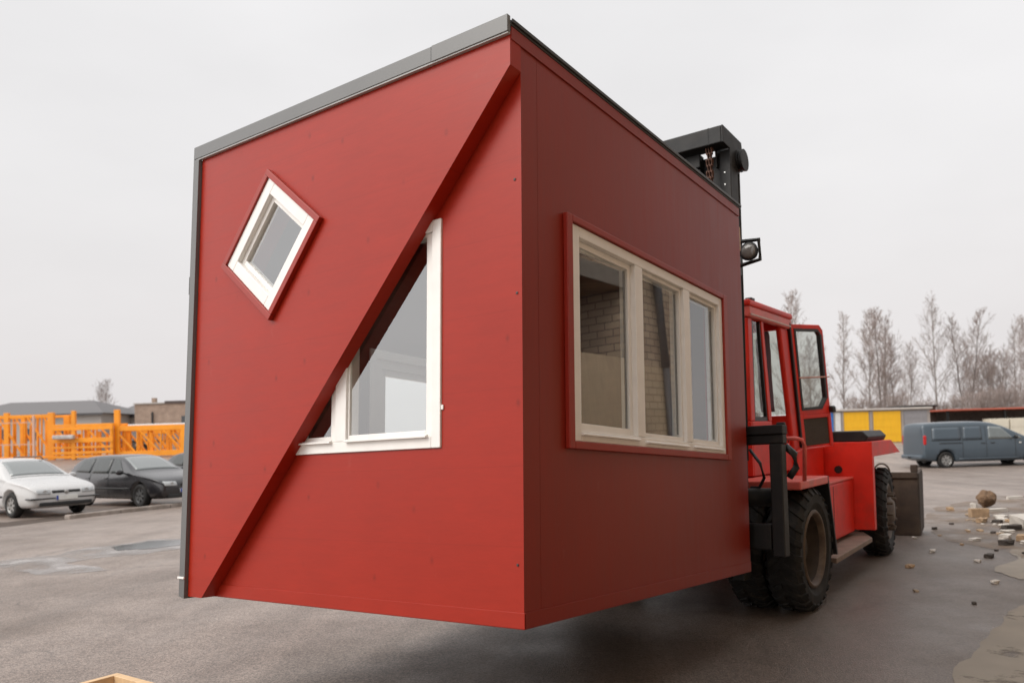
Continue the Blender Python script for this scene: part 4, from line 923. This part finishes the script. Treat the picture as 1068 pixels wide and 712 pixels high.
# rope fence wires in front of the left crane section
fn = thing('wire_fence', 'thin pale post and wire fence before the left orange crane section', 'fence', Matrix.Translation((-33.6, 43.5, terr(-33, 43.5))))
PALE = mat('pale pink post', (.62, .40, .30), .7)
for x in (1.4, 2.4, 4.9): bx('fence_post', (x, 0, 0), (x + .12, .1, 2.55), PALE, fn, .01)
for z in (.95, 2.15): bx('wire', (-1.2, .03, z), (5.0, .06, z + .05), PALE, fn, 0)
LWHITE = mat('white trailer sheet', (.70, .69, .68), .5, var=.06)
tr = thing('flat_trailer', 'long white topped trailer standing behind the orange jib', 'trailer', Matrix.Translation((-29, 53, terr(-29, 53))))
bx('load_cover', (-.6, 0, 1.78), (5.8, 2.2, 2.1), LWHITE, tr, .05); bx('frame', (-.5, .1, .85), (5.7, 2.1, 1.0), STEEL, tr, .02)
for x in (.2, 1.2, 4.2, 5.0): 
    b = NB(); lathe(b, [(0, .4), (.25, .4)], 'x', 20, (0, 0, 0)); obj('wheel', b, RUBBER, tr, T=Matrix.Translation((x, .2, .4)) @ Matrix.Rotation(rad(90), 4, 'Z'))
bx('side_wall', (-.55, .12, 1.001), (5.75, 2.1, 1.775), mat('grey trailer side', (.2, .2, .2), .6), tr, .02)
bx('lamp_box', (5.82, .2, 1.5), (6.5, 1.2, 1.95), BLACK, tr, .03)

# ------------------------------------------------------------------ buildings far left
GROOF = mat('grey corrugated roof', (.125, .118, .118), .6, var=.1, scale=1, stretch=(5, .2, .2))
BEIGE = mat('pale render', (.42, .39, .36), .8, var=.1, scale=.6); TANB = bricks('tan far brick', (.40, .29, .22), (.34, .24, .18), (.28, .22, .18), 1.)
WPANE = mat('far window', (.06, .065, .07), .2)
def hip(bm, x0, x1, y0, y1, z0, z1, inL, inR, ov=.5):
    A = [bm.verts.new(p) for p in ((x0 - ov, y0 - ov, z0), (x1 + ov, y0 - ov, z0), (x1 + ov, y1 + ov, z0), (x0 - ov, y1 + ov, z0))]
    ym = (y0 + y1) / 2; r0, r1 = bm.verts.new((x0 + inL, ym, z1)), bm.verts.new((x1 - inR, ym, z1))
    bm.faces.new([A[0], A[1], r1, r0]); bm.faces.new([A[1], A[2], r1]); bm.faces.new([A[2], A[3], r0, r1]); bm.faces.new([A[3], A[0], r0]); bm.faces.new(A[::-1])
    bmesh.ops.recalc_face_normals(bm, faces=bm.faces)
sh = thing('storage_shed', 'long pale shed with a grey hipped roof behind the left crane section', 'shed', Matrix.Translation((-65.5, 86, 1.2)))
bx('wall', (0, 0, -1), (16.3, 12, 4.4), BEIGE, sh, 0); b = NB(); hip(b, 0, 16.3, 0, 12, 4.4, 6.15, 2.4, 4.3); obj('roof', b, GROOF, sh)
bx('fascia', (-.5, -.53, 4.2), (16.8, -.502, 4.39), mat('dark fascia', (.07, .07, .075), .6), sh, 0)
for x in (2, 5, 8, 11): bx('window', (x, -.03, 1.6), (x + 1.4, -.004, 2.9), WPANE, sh, 0)
sh2 = thing('storage_shed', 'lower grey roofed shed between the long shed and the brick building', 'shed', Matrix.Translation((-51.5, 92, 1.2)))
bx('wall', (0, 0, -1), (8.5, 10, 4.25), BEIGE, sh2, 0); b = NB(); hip(b, 0, 8.5, 0, 10, 4.25, 5.75, .2, .2, .3); obj('roof', b, GROOF, sh2)
bx('fascia', (-.3, -.33, 4.0), (8.8, -.302, 4.24), mat('dark fascia', (.07, .07, .075), .6), sh2, 0)
bb = thing('brick_building', 'flat roofed tan brick building behind the crane jib, beside the house edge', 'building', Matrix.Translation((-46.6, 88, 1.2)))
bx('wall', (0, 0, -1), (16, 12, 5.3), TANB, bb, 0); bx('parapet', (3.4, -.12, 5.301), (16.1, 12.1, 5.6), mat('dark parapet', (.08, .06, .055), .7), bb, .02); bx('parapet', (-.1, -.12, 5.301), (3.39, 12.1, 5.45), BEIGE, bb, .02)
bx('chimney', (.9, 2, 5.451), (1.3, 2.5, 6.1), TANB, bb, 0); bx('drainpipe', (1.9, -.12, .0), (2.08, -.01, 4.4), BLACK, bb, 0)
for x in (5.2, 7.6, 10): bx('window', (x, -.03, 2.3), (x + 1.1, -.004, 3.9), WPANE, bb, 0)

# ------------------------------------------------------------------ garages and stores at right
YEL = mat('yellow garage door', (.80, .43, .010), .5, var=.06, scale=1, stretch=(6, 1, 1)); GWALL = mat('weathered garage wall', (.34, .30, .27), .8, var=.15, scale=1.2)
gz0 = terr(20, 52)
ga = thing('garage_row', 'row of flat roofed concrete garages with yellow, blue and grey doors', 'garages', Matrix.Translation((17.6, 52, gz0)))
bx('wall', (0, .05, -.2), (7.2, 6, 2.16), GWALL, ga, 0); bx('roof', (-.2, -.15, 2.161), (7.3, 6.2, 2.28), mat('pale roof slab', (.50, .46, .42), .8, var=.1), ga, .02)
DG = mat('grey garage door', (.25, .24, .245), .7); BLD = mat('blue door', (.03, .14, .42), .5); WHD = mat('white door', (.65, .64, .62), .6)
for x0, x1, m_, l_ in ((.35, .82, BLD, 'narrow blue door'), (.95, 1.30, WHD, 'narrow white door'), (1.5, 3.15, YEL, 'yellow garage door'), (3.45, 5.25, YEL, 'yellow garage door beside the grey door'), (5.45, 7.0, DG, 'grey garage door')):
    d_ = bx('garage_door', (x0, .0, .05), (x1, .045, 2.08), m_, ga, .01); d_['label'] = l_
    for k in range(1, 4):
        zz = .05 + k * .5; b = NB(); box(b, (x0 + .05, -.012, zz), (x1 - .05, -.001, zz + .03)); obj('door_rib', b, m_, d_)
for x in (1.38, 3.24, 5.32): bx('pier', (x, -.03, 0), (x + .09, .048, 2.158), GWALL, ga, 0)
rs = thing('open_store', 'long low open store with a red roof edge behind the van', 'shed', Matrix.Translation((26.8, 54, gz0)))
bx('roof', (0, -.2, 2.0), (22, 5, 2.11), mat('red roof edge', (.42, .10, .06), .6, var=.15), rs, .02); bx('back_wall', (0, 4.6, -.2), (22, 4.9, 1.999), mat('dark store wall', (.17, .14, .12), .9, var=.3), rs, 0)
for x in (.1, 4, 8, 12, 16, 20): bx('post', (x, 0, -.2), (x + .14, .14, 1.999), STEEL, rs, 0)
BLK = mat('pale aerated blocks', (.62, .57, .46), .8, var=.1, scale=2)
for i, x in enumerate((29.4, 30.75)):
    pl = thing('block_pallet', ('left' if i == 0 else 'right') + ' of two pallets of pale building blocks under the red roof edge', 'pallet', Matrix.Translation((x, 53.2, gz0)), 'pallets of pale building blocks')
    bx('blocks', (0, 0, .12), (1.25, 1, .75), BLK, pl, .02); bx('blocks', (0, 0, .755), (1.25, 1, 1.38), BLK, pl, .02); bx('pallet_base', (0, 0, 0), (1.25, 1, .118), WOODP, pl, .01)
o = thing('site_hut', 'small dark brown hut between the garages and the red roofed store', 'hut', Matrix.Translation((25.2, 57, gz0)))
bx('wall', (0, 0, -.2), (2.4, 2.4, 2.4), mat('brown boarding', (.07, .045, .035), .8, var=.2), o, .01); bx('roof', (-.1, -.1, 2.401), (2.5, 2.5, 2.52), STEEL, o, .01)
bx('window', (.5, -.02, 1.1), (1.2, -.002, 1.8), WPANE, o, 0)

# ------------------------------------------------------------------ bare trees
BARK = mat('grey brown bark', (.17, .14, .125), .9, var=.25, scale=3); BIRCH = mat('birch bark', (.30, .27, .25), .8, var=.35, scale=3, stretch=(1, 1, .4)); TWIG = mat('hazed bare twigs', (.30, .245, .22), .9, var=.2, scale=1)  # twigs lightened: haze over the distant trees put into the colour
def tri(vs, fs, a, b, ra, rb):
    d = (b - a); 
    if d.length < 1e-4: return
    d.normalize(); u = d.cross(Vector((.31, .77, .2))).normalized(); v = d.cross(u); o = len(vs)
    for p, r in ((a, ra), (b, rb)):
        for k in range(3): t = 2.0944 * k; vs.append(p + (u * math.cos(t) + v * math.sin(t)) * r)
    for k in range(3): fs.append((o + k, o + (k + 1) % 3, o + 3 + (k + 1) % 3, o + 3 + k))
def bare_tree(seed, H, spread, droop, stems=1, tw=.005, dens=1.):
    r = random.Random(seed); vs, fs = [], []; tv, tf = [], []
    def trunk(base, top, r0):
        pts = []; n = 10; lean = Vector((r.uniform(-.03, .03), r.uniform(-.03, .03), 0)) * H
        for i in range(n + 1):
            t = i / n; pts.append(base.lerp(top, t) + lean * t * t + Vector((r.uniform(-1, 1), r.uniform(-1, 1), 0)) * .05 * (1 if 0 < i else 0))
        for i in range(n):
            tri(tv, tf, pts[i], pts[i + 1], r0 * (1 - i / n) ** .8 + .012, r0 * (1 - (i + 1) / n) ** .8 + .012)
        return pts
    def limb(p, d, Ln, ra, depth):
        n = (5, 4, 2)[depth]; q = p; dd = d.copy(); pts = [p]
        for i in range(n):
            dd = (dd + Vector((r.uniform(-1, 1), r.uniform(-1, 1), r.uniform(-.7, .7))) * (.10, .15, .2)[depth] + Vector((0, 0, (.05, .04, -droop)[depth]))).normalized()
            q2 = q + dd * Ln / n; tri(vs, fs, q, q2, ra * (1 - i / n) + tw, ra * (1 - (i + 1) / n) + tw * .7); q = q2; pts.append(q)
        if depth < 2:
            k = int((9 if depth == 0 else 6) * dens)
            for _ in range(k):
                t = r.uniform(.15, 1) * n; i = min(n - 1, int(t)); b = pts[i].lerp(pts[i + 1], t - i)
                side = Vector((r.uniform(-1, 1), r.uniform(-1, 1), r.uniform(-.2, .9))).normalized(); nd = (dd * .75 + side * .65).normalized()
                limb(b, nd, Ln * r.uniform(.28, .5), max(tw, ra * .35), depth + 1)
    for s in range(stems):
        a = 2 * math.pi * s / max(1, stems) + r.uniform(0, 1); base = Vector((math.cos(a), math.sin(a), 0)) * (.25 if stems > 1 else 0)
        top = base + Vector((math.cos(a) * H * .14 * (stems > 1), math.sin(a) * H * .14 * (stems > 1), H * r.uniform(.88, 1)))
        pts = trunk(base, top, .0085 * H * (1 if stems == 1 else .8))
        nb = int(46 * dens / max(1, stems * .55))
        for i in range(nb):
            t = .12 + .86 * (i / nb) ** .85; j = min(9, int(t * 10)); p = pts[j].lerp(pts[j + 1], t * 10 - j)
            az = i * 2.4 + r.uniform(-.5, .5); el = rad(r.uniform(38, 62) + 12 * t); d = Vector((math.cos(az) * math.cos(el), math.sin(az) * math.cos(el), math.sin(el)))
            Ln = spread * H * (.30 * min(1, .45 + 1.6 * t) * (1 - t) ** .75 + .055) * r.uniform(.65, 1.2)
            limb(p, d, Ln, .0022 * H * (1 - t) + tw, 0)
    def me(name, v, f, m):
        M_ = bpy.data.meshes.new(name); M_.from_pydata([tuple(p) for p in v], [], f); M_.materials.append(m); return M_
    return me('trunk', tv, tf, BARK if stems > 1 else BIRCH), me('crown', vs, fs, TWIG)
VAR = [bare_tree(11, 12, .85, .10), bare_tree(23, 12, 1.05, .14), bare_tree(37, 12, .75, .08), bare_tree(41, 9, 1.15, .02, stems=4), bare_tree(59, 6, 1.4, .0, stems=5, dens=1.1), bare_tree(71, 12, .62, .22, dens=.9), bare_tree(83, 12, 1.2, .18, dens=.8), bare_tree(97, 10, .95, .06, stems=2, dens=.9)]
VH = [12, 12, 12, 9, 6, 12, 12, 10]
def plant(var, x, y, h, label, name='bare_birch', cat='tree', group='bare trees behind the garages', rz=None):
    t = thing(name, label, cat, Matrix.Translation((x, y, terr(x, y) - .1)) @ Matrix.Rotation(rz if rz is not None else rng.uniform(0, 6.28), 4, 'Z') @ Matrix.Scale(h / VH[var], 4), group)
    for nm, me in zip(('trunk', 'crown'), VAR[var]):
        o = bpy.data.objects.new(nm, me); COL.objects.link(o); o.parent = t
    return t
def at(px, Y):
    """metres across at distance Y for a bearing read off the photo"""
    return (px - 577) / 824.5 * Y
TREES = [(0, 826, 66, 12.0, 'tall thin birch rising just behind the open cab door'), (2, 846, 72, 9.5, 'faint birch seen through the glass of the open cab door'),
 (5, 862, 80, 9.8, 'slim birch right of the open cab door'), (5, 880, 74, 11.3, 'tall straight birch above the left yellow garage door'),
 (0, 908, 76, 11.7, 'tallest birch of the clump above the right yellow garage door'),
 (7, 920, 73, 10.6, 'many branched birch right of the tallest in the clump'), (2, 932, 75, 9.8, 'dark stemmed birch above the grey garage door'),
 (1, 951, 88, 8.8, 'pale low birch between the clump and the van tail'), (6, 977, 78, 12.2, 'lone tall birch with forked top above the van roof'),
 (7, 1008, 77, 10.8, 'tall birch with dense dark top over the van cab'),
 (3, 1024, 80, 8.0, 'reddish multi stemmed tree right of the dense topped birch'), (3, 1041, 76, 7.6, 'broad reddish tree over the block pallets'),
 (6, 1060, 79, 9.6, 'drooping birch near the right picture edge'), (0, 1074, 74, 10.5, 'birch cut by the right picture edge')]
for v_, px, Y, h, lab in TREES: plant(v_, at(px, Y), Y, h * 1.09, lab)
for i, (x, y, h, v_) in enumerate(((50, 62, 11, 0), (56, 58, 12, 1), (61, 54, 9, 3), (66, 52, 11, 2), (70, 47, 12, 1), (54, 66, 10, 2))):
    plant(v_, x, y, h * 1.35, 'bare tree beyond the right picture edge, mirrored in the side window', group='bare trees mirrored in the side window')
plant(7, -67.2, 118, 10.2, 'faint bare tree above the grey hipped shed roof', group='faint bare trees over the sheds'); plant(0, -56.5, 121, 6.4, 'faint bare tree above the brick building roof', group='faint bare trees over the sheds')
SH = [(4, 838, 66, 3.6, 'grey brown shrub behind the cab door'), (4, 858, 70, 3.6, 'bare shrub right behind the blue garage door'), (4, 872, 67, 3.2, 'bare shrub left of the left yellow door'), (4, 893, 68, 4.2, 'reddish bare shrub above the left yellow door'), (4, 915, 66, 4.0, 'dense bare shrub above the right yellow door'), (4, 936, 66, 4.4, 'dense dark shrub above the grey garage door'), (4, 963, 68, 3.8, 'dark shrub behind the van tail'), (4, 983, 72, 3.6, 'bare shrub behind the brown hut'), (4, 1000, 70, 4.2, 'bare shrub behind the red roof end'), (4, 1018, 68, 4.4, 'bare shrub over the middle of the van'), (4, 1034, 69, 4.8, 'reddish bare shrub left of the block pallets'), (4, 1052, 67, 4.6, 'bare shrub over the block pallets'), (4, 1068, 70, 5.0, 'bare shrub at the right picture edge')]
for v_, px, Y, h, lab in SH: plant(v_, at(px, Y), Y, h * .86, lab, 'bare_shrub', 'shrub', 'bare shrubs behind the garages')
# far wood as one mass
vs, fs = [], []; r = random.Random(4)
for k in range(1300):
    x = r.uniform(20, 140); y = r.uniform(96, 112); zb = terr(x, y); hh = r.uniform(1.5, 5.5) * (1 + .35 * math.sin(x * .31) + .2 * math.sin(x * .83))
    p = Vector((x, y, zb)); 
    for s in range(3):
        q = p + Vector((r.uniform(-.5, .5), r.uniform(-.5, .5), hh / 3)); tri(vs, fs, p, q, .03 - .007 * s, .022 - .007 * s); p = q
me = bpy.data.meshes.new('far_wood'); me.from_pydata([tuple(p) for p in vs], [], fs); me.materials.append(TWIG)
o = bpy.data.objects.new('far_wood', me); COL.objects.link(o); o['kind'] = 'stuff'; tag(o, 'hazy grey brown undergrowth far behind the birches', 'undergrowth')

# ------------------------------------------------------------------ rubble, timber frame
struct(obj('rubble_dust', blob([(5.6, 9.6), (5.5, 11.2), (6.2, 13.2), (7.4, 15.6), (9.4, 17.6), (12, 18), (12, 13), (9, 11), (7.4, 9.8), (6.4, 9.2)], .008, 3, .12, 21), broken('brown rubble dust', (.23, .165, .115), .85, .42, .66, 1.3, .7)))
ROCK = mat('brown stone', (.15, .09, .05), .9, var=.4, scale=14, bump=.6); BRK = mat('broken brick', (.33, .22, .13), .9, var=.25, scale=12, bump=.3); PLA = mat('white plaster', (.50, .46, .41), .8, var=.12, scale=8); DRK = mat('dark debris', (.05, .04, .033), .9, var=.3, scale=12); PLK = mat('grey plank', (.30, .22, .15), .8, var=.2, scale=6)
def chunk(name, x, y, dims, m, rz, label, cat, rough=.18, sub=1, tilt=0, group='rubble scattered beside the lane'):
    r = random.Random(int(x * 1000 + y * 77)); b = NB()
    if name == 'stone': bmesh.ops.create_icosphere(b, subdivisions=3, radius=.5)
    else: box(b, (-.5, -.5, -.5), (.5, .5, .5))
    if sub and name != 'stone': bmesh.ops.subdivide_edges(b, edges=b.edges, cuts=sub, use_grid_fill=True)
    for v in b.verts:
        v.co = Vector((v.co.x * dims[0], v.co.y * dims[1], v.co.z * dims[2]))
        if name == 'stone': v.co *= 1 + .16 * math.sin(9 * v.co.x / dims[0] + 2) * math.sin(7 * v.co.y / dims[1]) + .12 * math.sin(8 * v.co.z / dims[2] + 1)
        v.co += Vector((r.uniform(-1, 1) * dims[0], r.uniform(-1, 1) * dims[1], r.uniform(-1, 1) * dims[2])) * rough * .5
    T = Matrix.Rotation(tilt, 4, 'X'); bmesh.ops.transform(b, matrix=T, verts=b.verts); zmin = min(v.co.z for v in b.verts)
    o = obj(name, b, m, bev=.006); o.matrix_world = Matrix.Translation((x, y, -zmin - .004)) @ Matrix.Rotation(rz, 4, 'Z'); return tag(o, label, cat, group)
chunk('stone', 8.3, 15.3, (.34, .30, .35), ROCK, .4, 'rounded brown stone standing up behind the tan brick', 'stone', .10, 3)
chunk('brick', 7.46, 14.0, (.30, .14, .15), BRK, -.1, 'whole tan brick lying in front of the brown stone', 'brick', .05)
chunk('brick', 8.6, 14.2, (.32, .16, .14), BRK, .3, 'tan brick at the right picture edge behind the plaster slab', 'brick', .08)
chunk('plank', 8.0, 13.3, (.75, .12, .07), PLK, .25, 'short grey plank lying beside the plaster slab', 'plank', .05)
chunk('plank', 7.1, 13.6, (.22, .05, .02), PLK, .5, 'thin splinter of plank left of the tan brick', 'plank', .05)
chunk('plaster_slab', 7.25, 12.3, (.34, .26, .16), PLA, .35, 'largest white plaster slab, tilted over dark debris', 'rubble', .1, 1, .25)
chunk('plaster_piece', 8.1, 14.75, (.55, .14, .06), PLA, .15, 'flat white plaster strip right of the brown stone', 'rubble', .12)
chunk('plaster_piece', 6.35, 11.25, (.17, .12, .07), PLA, .8, 'white plaster lump in front of the large slab', 'rubble', .2)
chunk('plaster_piece', 9.9, 17.1, (.36, .1, .06), PLA, .2, 'white plaster strip farthest back at the picture edge', 'rubble', .12)
chunk('plaster_piece', 7.85, 14.9, (.12, .1, .14), PLA, .9, 'small white lump at the foot of the brown stone', 'rubble', .2)
chunk('plaster_piece', 5.9, 11.2, (.14, .09, .04), PLA, .3, 'small flat white flake left of the plaster lump', 'rubble', .2)
chunk('dark_lump', 6.04, 10.7, (.18, .12, .07), DRK, .4, 'black lump in front of the white plaster lump', 'rubble', .2)
chunk('dark_lump', 5.3, 9.75, (.11, .08, .05), DRK, .7, 'nearest black lump on the edge of the concrete apron', 'rubble', .2)
chunk('dark_lump', 6.95, 12.15, (.26, .14, .08), DRK, .2, 'black debris under the large plaster slab', 'rubble', .2)
chunk('dark_lump', 6.2, 10.35, (.2, .14, .09), DRK, 1.2, 'black lump at the right picture edge', 'rubble', .2)
chunk('brick', 6.5, 11.1, (.24, .12, .08), BRK, .9, 'broken tan brick half at the right picture edge', 'brick', .12)
chunk('dark_lump', 5.95, 12.5, (.07, .05, .04), DRK, .2, 'tiny dark lump nearest the loader bucket', 'rubble', .2)
cx = [(5.6, 10.2), (5.0, 9.4), (5.42, 10.9), (6.6, 11.7), (5.8, 9.9), (6.9, 12.9), (6.2, 12.0), (7.6, 12.9), (5.2, 8.7), (4.6, 8.2), (7.9, 12.7), (5.7, 11.7), (6.5, 13.0), (4.9, 10.3), (4.0, 9.3), (3.6, 7.9), (3.9, 7.3), (5.1, 11.5), (7.3, 11.6), (6.75, 11.4)]
for i, (x, y) in enumerate(cx):
    d_ = rng.uniform(.025, .07); chunk('crumb', x + rng.uniform(-.1, .1), y + rng.uniform(-.1, .1), (d_ * 1.5, d_, d_ * .6), (DRK, PLA, BRK, PLK)[i % 4], rng.uniform(0, 3), 'small crumb of rubble on the lane between forklift and concrete apron', 'rubble', .3, 1, 0, 'crumbs of rubble on the lane')
for i in range(46):
    x, y = rng.uniform(5.8, 9.2), rng.uniform(10.6, 15.6)
    if x < .45 * y + .55: x += 1.2
    d_ = rng.uniform(.04, .12); chunk('rubble_piece', x, y, (d_ * rng.uniform(1, 2), d_, d_ * rng.uniform(.3, .7)), (PLA, BRK, PLA, PLK, DRK)[i % 5], rng.uniform(0, 3), 'fist sized broken piece in the rubble strip right of the loader bucket', 'rubble', .25, 1, 0, 'fist sized pieces in the rubble strip')
cr_ = thing('timber_frame', 'pale pine timber frame lying on the asphalt at the bottom left', 'frame', Matrix.Translation((-2.93, 5.32, 0)) @ Matrix.Rotation(rad(-33.5), 4, 'Z'))
for lo, hi in (((-.0, -.05, 0), (1.1, 0, .15)), ((-.05, -1.0, 0), (-.001, 0, .15)), ((.0, -1.05, 0), (1.1, -1.0, .15)), ((1.051, -.999, 0), (1.1, -.051, .15))): bx('board', lo, hi, WOODP, cr_, .003)
